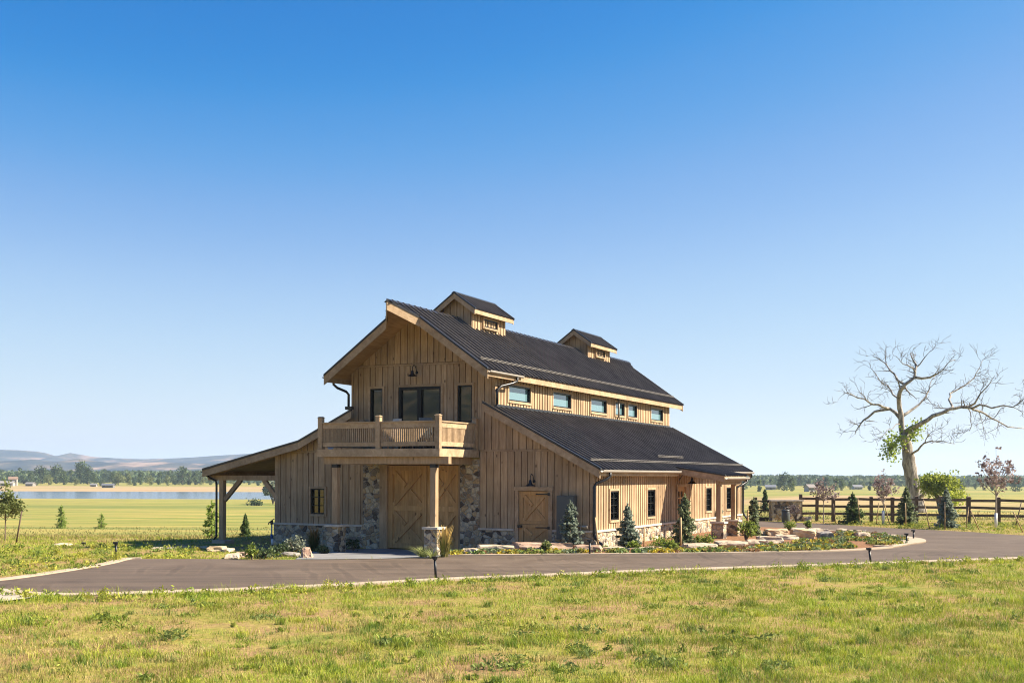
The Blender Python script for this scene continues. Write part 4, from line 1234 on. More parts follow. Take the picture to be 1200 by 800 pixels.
M['leaf_pale_green'] = leaf_mat('pale_green_young_leaves', (.18, .27, .045), (.30, .39, .08), (.46, .52, .14), .6)
def spruce(name, loc, h, w, mat, label, cat, group, seed, dens=1.0, droop=.25, power=.8, bare=.03):
    g_ = np.random.default_rng(seed)
    root = thing(name, loc, label, cat, group)
    m = MB(); m.tube([(0, 0, -.1), (0, 0, h * .5), (0, 0, h * .97)], [w * .055, w * .035, .006], 6); m.build("trunk", M['bark'], root)
    parts = []
    levels = int(13 * max(1, h / 1.6))
    for i in range(levels):
        f = bare + (1 - bare) * i / levels
        z = h * f
        r = w * .57 * (1 - f) ** power * g_.uniform(.82, 1.15) + .02
        nb = max(5, int(12 * dens + 7 * (1 - f) * dens))
        for k in range(nb):
            a = g_.uniform(0, 6.283); L = r * g_.uniform(.62, 1.12) * (1 + .16 * math.sin(3 * a + seed + z * 4) + .1 * math.sin(z * 9 + a + seed * 2))
            q = max(5, int(14 * L / (w * .5) + 4))
            t = g_.uniform(.12, 1, q) ** .8
            d = np.array([math.cos(a), math.sin(a), 0])
            side = np.array([-d[1], d[0], 0])
            P = d[None] * (t * L)[:, None] + side[None] * (g_.normal(size=q) * .16 * L * (1.1 - t))[:, None]
            P[:, 2] += z - droop * L * t + .18 * L * t ** 2 + g_.normal(size=q) * .03 * h / 2
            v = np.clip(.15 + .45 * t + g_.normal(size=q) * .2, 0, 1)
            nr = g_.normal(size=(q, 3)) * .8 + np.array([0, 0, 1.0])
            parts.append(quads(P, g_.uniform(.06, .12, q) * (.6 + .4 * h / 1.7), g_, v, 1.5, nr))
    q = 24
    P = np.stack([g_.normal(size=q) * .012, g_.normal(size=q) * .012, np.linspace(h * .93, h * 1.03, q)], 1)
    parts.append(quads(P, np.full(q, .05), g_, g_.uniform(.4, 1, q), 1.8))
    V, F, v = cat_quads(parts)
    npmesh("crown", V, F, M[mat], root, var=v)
    return root

def limb_tree(root, trunk_pts, trunk_r, limbs, bark, leaf, leaf_n, leaf_s, spread, seed, clump=.12, name="crown"):
    """young tree: trunk, limbs (polylines), leaves in clumps along the limbs"""
    g_ = np.random.default_rng(seed)
    m = MB(); m.tube(trunk_pts, trunk_r, 7)
    for L in limbs: m.tube(L, [trunk_r[-1] * .75 * (1 - .85 * i / (len(L) - 1)) + .003 for i in range(len(L))], 5)
    m.build("trunk", M[bark], root)
    C, vv = [], []
    for L in limbs:
        A = np.array([tuple(p) for p in L])
        for _ in range(leaf_n):
            t = g_.uniform(.25, 1.02) * (len(A) - 1); i = min(int(t), len(A) - 2)
            p = A[i] + (A[i + 1] - A[i]) * (t - i)
            c = p + g_.normal(size=3) * spread
            k = g_.integers(4, 10); tone = g_.uniform(.2, .8)
            C.append(c + g_.normal(size=(k, 3)) * clump); vv.append(np.clip(tone + g_.normal(size=k) * .2, 0, 1))
    C = np.concatenate(C); vv = np.concatenate(vv)
    V, F, v = quads(C, g_.uniform(.7, 1.3, len(C)) * leaf_s, g_, vv)
    npmesh(name, V, F, M[leaf], root, var=v)

# ------------------------------------------------------------------ spruces and young trees near the house
def height_at(p, py_top): return EYE_H - (py_top - HORIZON - (p.x / p.y) * FPX * ROLL) / FPX * p.y - p.z
GS = 'young spruces planted along the house and driveway'
def put_spruce(px, py, top, wpx, mat, label, seed, name="spruce_tree", **k):
    p = on_ground(px, py)
    return spruce(name, p, height_at(p, top), wpx / FPX * p.y, mat, label, "tree", GS, seed, **k)
put_spruce(668, 645.5, 587, 28, 'spruce_blue', "blue spruce in front of the grey electric cabinet, right of the dutch door", 1, power=.62)
put_spruce(735.5, 644.5, 591, 27, 'spruce_blue', "blue spruce between the first two small windows of the long sunlit wall", 2, power=.7)
put_spruce(802.5, 641.5, 580, 27, 'spruce_mix', "grey green spruce in front of the porch entry door", 3, power=.68, dens=.8)
put_spruce(883, 628, 584, 15, 'spruce_mix', "narrow columnar evergreen past the far corner of the house", 4, power=.35)
put_spruce(999, 613.5, 577, 27, 'spruce_green', "dark green spruce, leftmost of the three along the rail fence", 5, power=.85, dens=1.3)
put_spruce(1062, 614.5, 570, 27, 'spruce_mix', "grey green spruce in front of the foot of the dead cottonwood", 6, power=.8)
put_spruce(1109, 618, 573, 25, 'spruce_blue', "blue spruce standing before the round green shrub tree at the fence", 7, power=.75, dens=1.2)
p = on_ground(248, 628); spruce("young_conifer", p, height_at(p, 587), 22 / FPX * p.y, 'leaf_pale_green', "sparse open young conifer just left of the porch post", "tree", "young trees in the left meadow", 8, dens=.3, power=.4)
p = on_ground(287.5, 626.5); spruce("young_conifer", p, height_at(p, 602), 13 / FPX * p.y, 'spruce_green', "small dark spruce seen under the left porch roof", "tree", "young trees in the left meadow", 9)
p = on_ground(912.5, 600); p.y += 6; spruce("juniper_tree", p, height_at(p, 573), 7 / FPX * p.y, 'spruce_green', "slim dark juniper rising behind the stone gate wall", "tree", None, 10, power=.4)

def upright(px, py, top, hw, seed, label, name="purple_leaf_tree", leaf='leaf_purple', fork=.36, n=15, leafn=16, ls=.10, group='purple leaved young trees by the fence', bark='pale_bark', guard=None, clump=.09, sprd=.06):
    p = on_ground(px, py); H = height_at(p, top); W = hw / FPX * p.y
    g_ = random.Random(seed)
    root = thing(name, p, label, "tree", group)
    limbs = []
    for k in range(n):
        a = 6.283 * k / n + g_.uniform(-.3, .3); f0 = fork + g_.uniform(0, .25); z0 = H * f0
        e = g_.uniform(.35, 1.0); top_ = H * (1.0 - .42 * e ** 1.6) * g_.uniform(.93, 1.0); r = W * e
        A = Vector((0, 0, z0)); Bq = Vector((math.cos(a) * r * .55, math.sin(a) * r * .55, z0 + (top_ - z0) * .42)); Cq = Vector((math.cos(a) * r * .9, math.sin(a) * r * .9, z0 + (top_ - z0) * .8)); D = Vector((math.cos(a) * r, math.sin(a) * r, top_))
        limbs.append([A, Bq, Cq, D])
    limbs.append([Vector((0, 0, H * fork)), Vector((.02, 0, H * .7)), Vector((0, .02, H))])
    limb_tree(root, [(0, 0, -.1), (.01, 0, H * .3), (0, 0, H * .7)], [.05 * H / 4, .04 * H / 4, .02 * H / 4], limbs, bark, leaf, leafn, ls, sprd * H / 3, seed, clump)
    if guard:
        m = MB(); z1 = height_at(p, guard); m.tube([(0, 0, .02), (0, 0, z1)], .07, 10); m.build("trunk_guard", M['white'], root, True)
    return root
upright(1167, 619.5, 523, 30, 31, "tall purple leaved tree with a white trunk guard near the right edge", guard=601, n=22, leafn=5, ls=.12, clump=.07)
upright(1035, 614.5, 551, 19, 32, "purple leaved tree with white trunk guard left of the dead cottonwood", guard=598, n=18, leafn=5, ls=.11, clump=.06)
upright(965, 612.5, 557, 19, 33, "brownish thin leaved young tree beside the stone gate wall", leaf='leaf_purple', n=16, leafn=6, ls=.10)
upright(6, 633.5, 565, 20, 34, "small green sapling at the left edge beside a leaning stake", "green_sapling", 'leaf_olive', .3, 14, 22, .085, "young trees in the left meadow", 'bark', None, .09, .05)
p = on_ground(72, 617); spruce("green_sapling", p, height_at(p, 592), 12 / FPX * p.y, 'leaf_pale_green', "tiny bright green tree in the left meadow, left of a smaller one", "tree", "young trees in the left meadow", 35, dens=.38, power=.45)
p = on_ground(118.5, 617.5); spruce("green_sapling", p, height_at(p, 601), 11 / FPX * p.y, 'leaf_pale_green', "smallest green tree in the left meadow, above the path light", "tree", "young trees in the left meadow", 36, dens=.38, power=.4)

M['leaf_lime'] = leaf_mat('lime_leaves', (.17, .21, .03), (.31, .35, .05), (.46, .48, .09), .52)

def round_bush(name, p, H, W, leaf, label, cat, seed, n=2600, ls=.14, trunk=.25, group=None, bark='bark'):
    g_ = np.random.default_rng(seed)
    root = thing(name, p, label, cat, group)
    m = MB()
    cen = []
    for k in range(11):
        a = g_.uniform(0, 6.28); r = W * .5 * g_.uniform(.1, .72); z = H * g_.uniform(.38, .86)
        cen.append((math.cos(a) * r, math.sin(a) * r, z, W * g_.uniform(.16, .27)))
        m.tube([(0, 0, 0), (math.cos(a) * r * .35, math.sin(a) * r * .35, z * .5), (math.cos(a) * r, math.sin(a) * r, z)], [W * .028, W * .018, W * .006], 5)
    m.build("trunk", M[bark], root)
    P, v = [], []
    for (x, y, z, rr) in cen:
        k = n // len(cen)
        d = g_.normal(size=(k, 3)); d /= np.linalg.norm(d, axis=1, keepdims=True)
        rad = rr * g_.uniform(.45, 1.15, k) * (1 + .25 * np.sin(d[:, 0] * 5 + d[:, 1] * 4 + x))
        q = d * rad[:, None] * np.array([1, 1, .85]) + np.array([x, y, z])
        P.append(q); v.append(np.clip(g_.uniform(.2, .7) + g_.normal(size=k) * .2, 0, 1))
    P = np.concatenate(P); v = np.concatenate(v)
    keep = P[:, 2] > H * .06
    P, v = P[keep], v[keep]
    V, F, vv = quads(P, g_.uniform(.6, 1.4, len(P)) * ls, g_, v)
    npmesh("crown", V, F, M[leaf], root, var=vv)
    return root
p = on_ground(1105, 605); p.y += 7; p.x += 7 * p.x / p.y; p.z = gz(p.x, p.y)
round_bush("shrub_tree", p, height_at(p, 555), 56 / FPX * p.y, 'leaf_lime', "round bright yellow green shrub tree right of the dead trunk", "tree", 41, 5200, .17)
p = on_ground(320, 590.5); round_bush("olive_shrub", p, height_at(p, 565), 27 / FPX * p.y, 'leaf_grey', "silvery round bush by the lake shore, seen under the porch", "shrub", 42, 2600, .5)
p = on_ground(300, 592.0); round_bush("low_shrub", p, .9, 5.0, 'leaf_far_dark', "low dark brush patch beside the silvery lakeside bush", "shrub", 43, 500, .4)

# ------------------------------------------------------------------ the dead cottonwood
DY = 112.0
base = ray_at(1072, 601, DY); base.z = gz(base.x, base.y) - .2
dead = thing("dead_cottonwood", base, "huge dead cottonwood with bare spreading limbs and a pale peeling trunk", "tree")
def dpt(x, y, d=0.0):
    q = ray_at(x, y, DY + d); return q - base
g_ = random.Random(77)
m = MB(); tw = MB()
trunk = [dpt(1074, 602), dpt(1072, 583), dpt(1067.5, 556), dpt(1064, 530), dpt(1060, 508)]
tk, tr_ = [], []
for i in range(len(trunk) - 1):
    for s in range(4):
        tk.append(trunk[i].lerp(trunk[i + 1], s / 4) + Vector((g_.uniform(-.07, .07), g_.uniform(-.07, .07), 0)))
        r_ = [1.0, .76, .64, .54, .48]; tr_.append((r_[i] + (r_[i + 1] - r_[i]) * s / 4) * g_.uniform(.92, 1.09))
tk.append(trunk[-1]); tr_.append(.48)
m.tube(tk, tr_, 14)
for _ in range(9):      # broken stubs
    i = g_.randrange(3, len(tk) - 1); a_ = g_.uniform(0, 6.28); d_ = Vector((math.cos(a_), math.sin(a_), g_.uniform(.2, .9))).normalized()
    m.tube([tk[i], tk[i] + d_ * (tr_[i] + .25), tk[i] + d_ * (tr_[i] + g_.uniform(.45, 1.0)) + Vector((0, 0, .12))], [.2, .14, .08], 6)
ENDS = []
def branch(pts, r0, r1, lvl=0, n=7):
    k = len(pts)
    # wobble between the surveyed points
    P = [pts[0]]
    for i in range(k - 1):
        L = (pts[i + 1] - pts[i]).length
        P.append((pts[i] + pts[i + 1]) / 2 + Vector((g_.uniform(-1, 1), g_.uniform(-1, 1), g_.uniform(-1, 1))) * L * .12)
        P.append(pts[i + 1])
    rad = [r0 + (r1 - r0) * (i / (len(P) - 1)) ** .8 for i in range(len(P))]
    m.tube(P, rad, n)
    ENDS.append((P, rad))
    return P, rad
def twigs(P, rad, lvl):
    tot = sum((P[i + 1] - P[i]).length for i in range(len(P) - 1))
    if lvl > 2: return
    cnt = int(tot * (.9, 1.15, .7)[lvl] + (2, 2, 1)[lvl])
    for _ in range(cnt):
        t = g_.uniform(.28 if lvl == 0 else .12, 1) * (len(P) - 1); i = min(int(t), len(P) - 2)
        o = P[i].lerp(P[i + 1], t - i); d = (P[i + 1] - P[i]).normalized()
        r = (rad[i] * .45) if lvl else min(rad[i] * .5, .10)
        r = max(r, .018)
        dirn = (d * g_.uniform(.35, 1) + Vector((g_.gauss(0, .6), g_.gauss(0, .6), g_.gauss(.12, .55)))).normalized()
        L = g_.uniform(.7, 2.3) * (1, .62, .4)[lvl]
        Q, q = [o], o
        for s in range(4):
            dirn = (dirn + Vector((g_.gauss(0, .30), g_.gauss(0, .30), g_.gauss(.05, .28)))).normalized()
            q = q + dirn * L / 4; Q.append(q)
        rr = [max(r * (1 - .75 * s / 4), .010) for s in range(5)]
        tw.tube(Q, rr, 4 if lvl else 5, cap=False)
        twigs(Q, rr, lvl + 1)
D = dpt
BR = [([D(1062, 515), D(1056, 495), D(1054, 478), D(1054, 461, -1), D(1061, 450, -1.5), D(1072, 442, -1.5), D(1074, 429, -1), D(1070, 422, -.5), D(1067, 414)], .50, .05),
      ([D(1055, 490), D(1043, 479, 1), D(1025, 482, 1.5), D(1012, 492, 2), D(1006, 500, 2), D(1002, 509, 2)], .30, .03),
      ([D(1043, 479, 1), D(1030, 474, -1), D(1018, 471, -2), D(1005, 466, -2.5), D(996, 461, -3), D(988, 461, -3)], .20, .025),
      ([D(1061, 451, -1.5), D(1048, 438, 0), D(1041, 431, .5), D(1035, 424, 1), D(1026, 418, 1)], .20, .02),
      ([D(1072, 442, -1.5), D(1090, 442, -2.5), D(1098, 438, -3), D(1106, 432, -3), D(1119, 421, -3)], .22, .02),
      ([D(1063, 505), D(1074, 499, -2), D(1087, 492, -3), D(1100, 485, -3.5), D(1113, 479, -4), D(1124, 477, -4), D(1136, 476, -4), D(1149, 482, -3), D(1162, 490, -2), D(1181, 500, -1), D(1200, 502, 0)], .40, .04),
      ([D(1136, 476, -4), D(1146, 466, -5), D(1152, 458, -5), D(1160, 449, -5.5), D(1166, 440, -6)], .17, .02),
      ([D(1113, 479, -4), D(1112, 468, -2), D(1113, 461, -1), D(1128, 453, 0), D(1142, 442, 1), D(1148, 431, 1.5), D(1152, 421, 2)], .19, .02),
      ([D(1128, 477, -4), D(1148, 474, -6), D(1162, 478, -7), D(1187, 477, -8), D(1199, 468, -8), D(1207, 461, -8)], .20, .02),
      ([D(1134, 477, -4), D(1138, 488, -4.5), D(1139, 498, -5), D(1136, 505, -5)], .09, .015),
      ([D(1147, 482, -3), D(1150, 492, -3), D(1152, 503, -3.5)], .07, .015),
      ([D(1058, 487), D(1072, 477.5, 2), D(1085, 464.5, 3), D(1089, 456, 3.5), D(1090, 449, 4), D(1096, 440, 4.5)], .24, .02),
      ([D(1066, 533), D(1076, 527, -1), D(1083, 519, -2), D(1090, 516.6, -2.5), D(1103, 516.6, -3), D(1119, 520, -3)], .20, .02),
      ([D(1084, 519, -2), D(1087, 511, -2.5), D(1093, 505, -3)], .10, .015),
      ([D(1053, 474), D(1046, 462, 3), D(1040, 452, 4), D(1030, 445, 5), D(1021, 432, 5)], .18, .02),
      ([D(1056, 497), D(1046, 502, -2), D(1038, 508, -3), D(1030, 513, -3.5)], .08, .012),
      ([D(1074, 430, -1), D(1082, 421, -1), D(1086, 416, -1), D(1090, 411, -1)], .12, .015),
      ([D(1073, 436, -1.5), D(1064, 428, -3), D(1055, 423, -3.5), D(1050, 417, -4)], .12, .015)]
for pts, r0, r1 in BR: branch(pts, r0 * .66, r1)
for P, rad in list(ENDS): twigs(P, rad, 0)
mm, n, l, b = new_mat("weathered_dead_wood")
tc = N(n, "ShaderNodeTexCoord"); mp = N(n, "ShaderNodeMapping"); mp.inputs['Scale'].default_value = (3.4, 3.4, .8); l.new(tc.outputs['Object'], mp.inputs['Vector'])
t = N(n, "ShaderNodeTexNoise", Scale=1.0, Detail=8.0, Roughness=.7, Distortion=.8); l.new(mp.outputs[0], t.inputs['Vector'])
rp = ramp(n, [(.34, (.06, .05, .044)), (.44, (.19, .165, .138)), (.54, (.36, .32, .27)), (.70, (.50, .45, .39))]); l.new(t.outputs[0], rp.inputs[0]); l.new(rp.outputs[0], b.inputs['Base Color'])
b.inputs['Roughness'].default_value = .9; b.inputs['Specular IOR Level'].default_value = .1
bp = N(n, "ShaderNodeBump", Strength=1.0, Distance=.12); l.new(t.outputs[0], bp.inputs['Height']); l.new(bp.outputs[0], b.inputs['Normal'])
m.build("trunk", mm, dead, True)
tw.build("twigs", simple('dead_twigs', (.17, .145, .12), .95, 0, .1), dead)
gq = np.random.default_rng(78)
parts = []
for (x, y, d, r, k) in ((1046, 522, -2, .95, 260), (1042, 530, -2.2, .7, 160), (1050, 515, -1.5, .6, 110), (1071, 505, -1.3, .75, 120), (1077, 499, -1.5, .5, 70), (1070, 513, -1.2, .5, 60)):
    c0 = np.array(tuple(dpt(x, y, d)))
    parts.append(quads(c0 + gq.normal(size=(k, 3)) * r * .6, gq.uniform(.14, .32, k), gq, gq.uniform(.1, .8, k)))
V, F, v = cat_quads(parts)
npmesh("leaves", V, F, leaf_mat('sprout_leaves', (.16, .23, .03), (.27, .35, .05), (.42, .46, .09), .55), dead, var=v)
lb = MB()
for a, b_ in ((D(1062, 528), D(1047, 522, -2)), (D(1047, 522, -2), D(1042, 530, -2.2)), (D(1062, 510), D(1072, 504, -1.3)), (D(1072, 504, -1.3), D(1078, 498, -1.5))): lb.tube([a, (a + b_) / 2 + Vector((0, 0, .1)), b_], [.06, .045, .02], 5)
lb.build("sprout", M['bark'], dead)
# ------------------------------------------------------------------ rail fence, gate, stone gate wall, barrel
fp = [(938.5, 610), (957, 610.2), (976.5, 610.8), (1000, 611), (1021, 611.2), (1046, 611.6), (1074, 612), (1102.5, 612.6), (1135, 613.2), (1170, 613.8), (1207, 614.5), (1246, 615.5)]
FP = [on_ground(x, y) for x, y in fp]
fence = thing("rail_fence", FP[0], "long dark wooden three-rail fence along the pasture on the right", "fence")
fo = FP[0]
rg = random.Random(8)
for i, p in enumerate(FP):
    q = p - fo; m = MB(); s = .085 + rg.uniform(-.008, .01)
    h = 1.42 + rg.uniform(-.06, .1)
    lean = Vector((rg.uniform(-.02, .02), rg.uniform(-.02, .02), 0))
    m.hexa([q + Vector((-s, -s, -.3)), q + Vector((s, -s, -.3)), q + Vector((s, s, -.3)), q + Vector((-s, s, -.3)),
            q + lean + Vector((-s, -s, h)), q + lean + Vector((s, -s, h)), q + lean + Vector((s, s, h + .03)), q + lean + Vector((-s, s, h + .03))])
    m.build("post", M['fence_post'], fence)
for i in range(len(FP) - 1):
    for zz in (.45, .87, 1.28):
        a = FP[i] - fo + Vector((-.08, -.12, zz + rg.uniform(-.025, .025))); c2 = FP[i + 1] - fo + Vector((.08, -.12, zz + rg.uniform(-.025, .025)))
        m = MB(); m.beam(a, c2, .04, .14); m.build("rail", M['fence'], fence)

wz = on_ground(905, 610.5)
we = wz + Vector((1.75, .35, 0))
gw = thing("stone_gate_wall", wz, "low stone gate wall with a flat capstone, left end of the rail fence", "wall", rz=.12)
m = MB(); m.box(0, 1.72, 0, .55, -.2, 1.14); m.build("wall_body", M['stone'], gw)
m = MB(); m.box(-.09, 1.82, -.09, .64, 1.142, 1.22); m.build("capstone", M['cap'], gw)
gp = on_ground(886, 610.0)
gate = thing("metal_gate", gp, "dark metal barred driveway gate hung beside the stone gate wall", "gate")
d = (wz + Vector((-.15, .25, 0))) - gp
m = MB()
for zz in (.12, .62, 1.15): m.beam((0, 0, zz), (d.x, d.y, zz), .05, .07)
m.beam((0, 0, .12), (d.x, d.y, 1.15), .04, .06)
m.build("gate_frame", M['gate'], gate)
m = MB()
for k in range(10): t_ = (k + .0) / 9; m.beam((d.x * t_, d.y * t_, .1), (d.x * t_, d.y * t_, 1.18), .022, .022)
m.build("pickets", M['gate'], gate)
m = MB(); m.box(-.12, .04, -.1, .1, -.2, 1.35); m.build("gate_post", M['fence_post'], gate)
m = MB(); m.beam((0, .03, .05), (d.x, d.y + .03, .05), .03, .35); m.build("kick_panel", M['gate'], gate)
bp_ = on_ground(919.5, 611.0)
bar = thing("stone_urn", bp_ + Vector((0, -.25, 0)), "grey barrel shaped bin with a domed lid in front of the stone gate wall", "bin")
bar.name = "waste_bin"
m = MB(); m.lathe([(.20, .0), (.225, .06), (.235, .3), (.225, .56), (.21, .6)], (0, 0, 0), 20); m.build("bin_body", M['box'], bar, True)
m = MB(); m.lathe([(.235, .6), (.235, .64), (.16, .69), (.14, .7)], (0, 0, 0), 20); m.tube([(-.13, 0, .7), (-.12, 0, .8), (.0, 0, .83), (.12, 0, .8), (.13, 0, .7)], .022, 6); m.build("lid", M['box'], bar, True)

# ------------------------------------------------------------------ path lights
def path_light(px, py, top, label, lean=(0, 0)):
    p = on_ground(px, py); h = height_at(p, top)
    o = thing("path_light", p, label, "path light", 'black bollard lights along the driveway')
    m = MB(); m.tube([(0, 0, -.1), (lean[0], lean[1], h - .08)], .032, 10); m.build("post", M['black'], o, True)
    m = MB(); c_ = Vector((lean[0], lean[1], h - .085)); m.lathe([(.04, 0), (.06, .004), (.062, .075), (.05, .085)], c_, 14)
    m.box(c_.x - .085, c_.x + .05, c_.y - .05, c_.y + .05, c_.z + .03, c_.z + .084); m.build("lamp_head", M['black'], o)
    m = MB(); m.box(c_.x - .08, c_.x - .01, c_.y - .045, c_.y + .045, c_.z + .02, c_.z + .029); m.build("lens", M['white'], o)
path_light(511, 677.5, 651.5, "black path light on the lawn edge, in front of the right balcony post", (-.03, 0))
path_light(136, 652.5, 634.5, "black path light in the grass at the left bend of the driveway")
path_light(1021, 659, 641.5, "leaning black path light on the lawn edge before the garden bed tip", (-.06, 0))
path_light(1062.5, 638, 624.5, "black path light on the tip of the garden bed, nearer of the pair there")
path_light(1070.5, 632.5, 620.5, "black path light on the tip of the garden bed, farther of the pair there")
path_light(691, 650.5, 632, "black path light in the bed by the near corner of the house")
path_light(98.5, 639, 635, "short dark path light beyond the brow of the left lawn")

# ------------------------------------------------------------------ rocks
def rock_mat(name, a, b_, c_):
    m, n, l, bs = new_mat(name)
    tc = N(n, "ShaderNodeTexCoord")
    mp = N(n, "ShaderNodeMapping"); mp.inputs['Scale'].default_value = (2.2, 2.2, 6); l.new(tc.outputs['Object'], mp.inputs['Vector'])
    t = N(n, "ShaderNodeTexNoise", Scale=1.0, Detail=9.0, Roughness=.7); l.new(mp.outputs[0], t.inputs['Vector'])
    rp = ramp(n, [(.3, a), (.5, b_), (.7, c_)]); l.new(t.outputs[0], rp.inputs[0]); l.new(rp.outputs[0], bs.inputs['Base Color'])
    bs.inputs['Roughness'].default_value = .92; bs.inputs['Specular IOR Level'].default_value = .12
    bp = N(n, "ShaderNodeBump", Strength=.8, Distance=.05); l.new(t.outputs[0], bp.inputs['Height']); l.new(bp.outputs[0], bs.inputs['Normal'])
    return m
M['rock_tan'] = rock_mat('tan_sandstone', (.34, .25, .165), (.52, .42, .30), (.62, .53, .41))
M['rock_red'] = rock_mat('red_sandstone', (.26, .155, .105), (.42, .285, .20), (.53, .40, .30))
M['rock_gold'] = rock_mat('golden_sandstone', (.38, .26, .14), (.53, .40, .24), (.62, .51, .36))
M['rock_grey'] = rock_mat('grey_sandstone', (.16, .14, .12), (.28, .25, .22), (.40, .36, .31))
def rock(px, py, w, h, d, mat, label, seed, rz=None, flat=.0, group='sandstone rocks edging the garden beds', bury=.08, name=None):
    p = on_ground(px, py); k = p.y / FPX
    W, Hh = w * k, h * k
    g_ = random.Random(seed)
    bm = bmesh.new()
    bmesh.ops.create_cube(bm, size=1.0)
    bmesh.ops.subdivide_edges(bm, edges=bm.edges[:], cuts=5, use_grid_fill=True)
    off = Vector((g_.uniform(0, 50), g_.uniform(0, 50), g_.uniform(0, 50)))
    for v in bm.verts:
        c_ = v.co.copy()
        r = c_.length
        rd = c_.normalized() * .62
        c2 = c_.lerp(rd, .30)
        nn = mnoise.noise_vector(c_ * 1.7 + off) * .13 + mnoise.noise_vector(c_ * 4.3 + off) * .05
        c2 = c2 + nn
        if w < h * 1.6 and h > 11: c2.x *= 1 - .55 * max(0, c2.z + .35); c2.y *= 1 - .55 * max(0, c2.z + .35)
        # ledges in the bedding
        v.co = Vector((c2.x * W, c2.y * d, (c2.z + .5) * (Hh + bury) - bury))
    me = bpy.data.meshes.new("rock"); bm.to_mesh(me); bm.free()
    me.materials.append(M[mat])
    o = link(name or ("flat_rock" if w > h * 2 else "boulder"), me)
    o.location = p + Vector((p.x / p.y * d * .5, d * .5, 0)); o.location.z = gz(o.location.x, o.location.y)
    o.rotation_euler = (0, 0, rz if rz is not None else g_.uniform(-.15, .15))
    return tag(o, label, "rock", group)
RK = [
 (581, 648, 42, 8, .9, 'rock_tan', "flat tan slab left of the long red slab before the dutch door"),
 (637, 647.5, 70, 11, 1.1, 'rock_red', "longest reddish slab lying in front of the dutch door"),
 (688, 648, 31, 8.5, .8, 'rock_red', "pinkish slab at the near corner of the house beside a path light"),
 (719, 647, 26, 5.5, .8, 'rock_tan', "thin pale slab left of the second blue spruce"),
 (746, 647, 32, 5, .7, 'rock_tan', "low pale slab just right of the second blue spruce"),
 (769, 646.5, 22, 5.5, .7, 'rock_tan', "small pale slab under the second small window"),
 (819, 645.5, 38, 8, .9, 'rock_tan', "tan slab at the foot of the nearer porch pier"),
 (856, 641.5, 34, 7, .9, 'rock_tan', "tan slab at the foot of the farther porch pier"),
 (886, 640, 22, 7, .8, 'rock_tan', "light slab right of the porch piers, lowest of the terrace stones"),
 (902, 637, 28, 8, .9, 'rock_tan', "broad pale slab in the middle of the terrace stones"),
 (922, 633, 26, 6, .8, 'rock_tan', "flat pale slab just left of the big golden block"),
 (891, 628, 14, 6, .7, 'rock_gold', "small golden stone beside the columnar evergreen"),
 (909, 628.5, 25, 8, .9, 'rock_gold', "golden orange ledge stone behind the pale terrace slabs"),
 (941, 632, 27, 11, 1.0, 'rock_gold', "big golden block at the right end of the terrace"),
 (958, 629.5, 22, 10, 1.1, 'rock_tan', "large cream block just behind the leaning grey block"),
 (967, 635, 17, 11, .8, 'rock_grey', "squared grey block leaning on the terrace end"),
 (936, 622.5, 17, 4, .7, 'rock_tan', "thin pale stone at the back edge of the garden bed"),
 (987, 625, 13, 5.5, .6, 'rock_tan', "pale stone behind the bed edging, left of the tilted boulder"),
 (1010, 632, 15, 8, .8, 'rock_tan', "tilted cream boulder in the bed near the rounded tip"),
 (996.5, 624.5, 4.5, 3.6, .3, 'rock_tan', "small cream cobble left of the tilted boulder"),
 (1006, 625, 7, 3.6, .4, 'rock_tan', "small round stone behind the tilted boulder"),
 (1012, 624.5, 5, 3, .3, 'rock_grey', "little grey stone farthest right behind the tilted boulder"),
 (532, 650.3, 20, 3, .6, 'rock_tan', "thin flat stone right of the golden ornamental grass"),
 (552, 650.5, 17, 7.5, .7, 'rock_tan', "rounded tan boulder between golden grass and the long slabs"),
 (359, 654.0, 15, 12, .6, 'rock_red', "pointed reddish boulder at the left edge of the garage apron"),
 (340, 652, 20, 4.5, .6, 'rock_grey', "flat grey stone in the shade left of the pointed boulder"),
 (187, 643.5, 14, 2.8, .6, 'rock_tan', "leftmost thin pale stone on the grassy brow"),
 (200, 644, 14, 3, .6, 'rock_grey', "dark thin stone second from the left on the grassy brow"),
 (219, 643.6, 24, 3.4, .6, 'rock_red', "long low brown stone on the grassy brow left of the porch post"),
 (237, 643.6, 11, 3.2, .6, 'rock_gold', "small golden stone just left of the porch post footing"),
 (254, 646.3, 20, 6, .7, 'rock_gold', "rust edged slab in front of the porch post footing"),
 (268, 646.8, 9, 4.5, .6, 'rock_tan', "short tan stone right of the porch post footing"),
 (273, 655, 16, 5, .7, 'rock_tan', "cream stone at the driveway edge left of the yellow flower"),
 (283, 652.3, 14, 4.5, .6, 'rock_red', "brown stone behind the cream one near the yellow flower"),
 (945, 610.5, 9, 5, .6, 'rock_tan', "pale stone at the right foot of the stone gate wall"),
 (72, 639.8, 15, 2.6, .8, 'rock_tan', "pale flat stones beyond the brow of the left lawn"),
]
for i, (px, py, w, h, dd_, mt, lb_) in enumerate(RK): rock(px, py, w, h, dd_, mt, lb_, 100 + i)
strip = smooth_line(S2([(972, 631.5), (1000, 632.3), (1030, 633.5), (1064, 635.2)]))
ribbon("mow_strip", strip, .35, .09, M['kerb'], "straight tan concrete strip through the garden bed", side=-1)

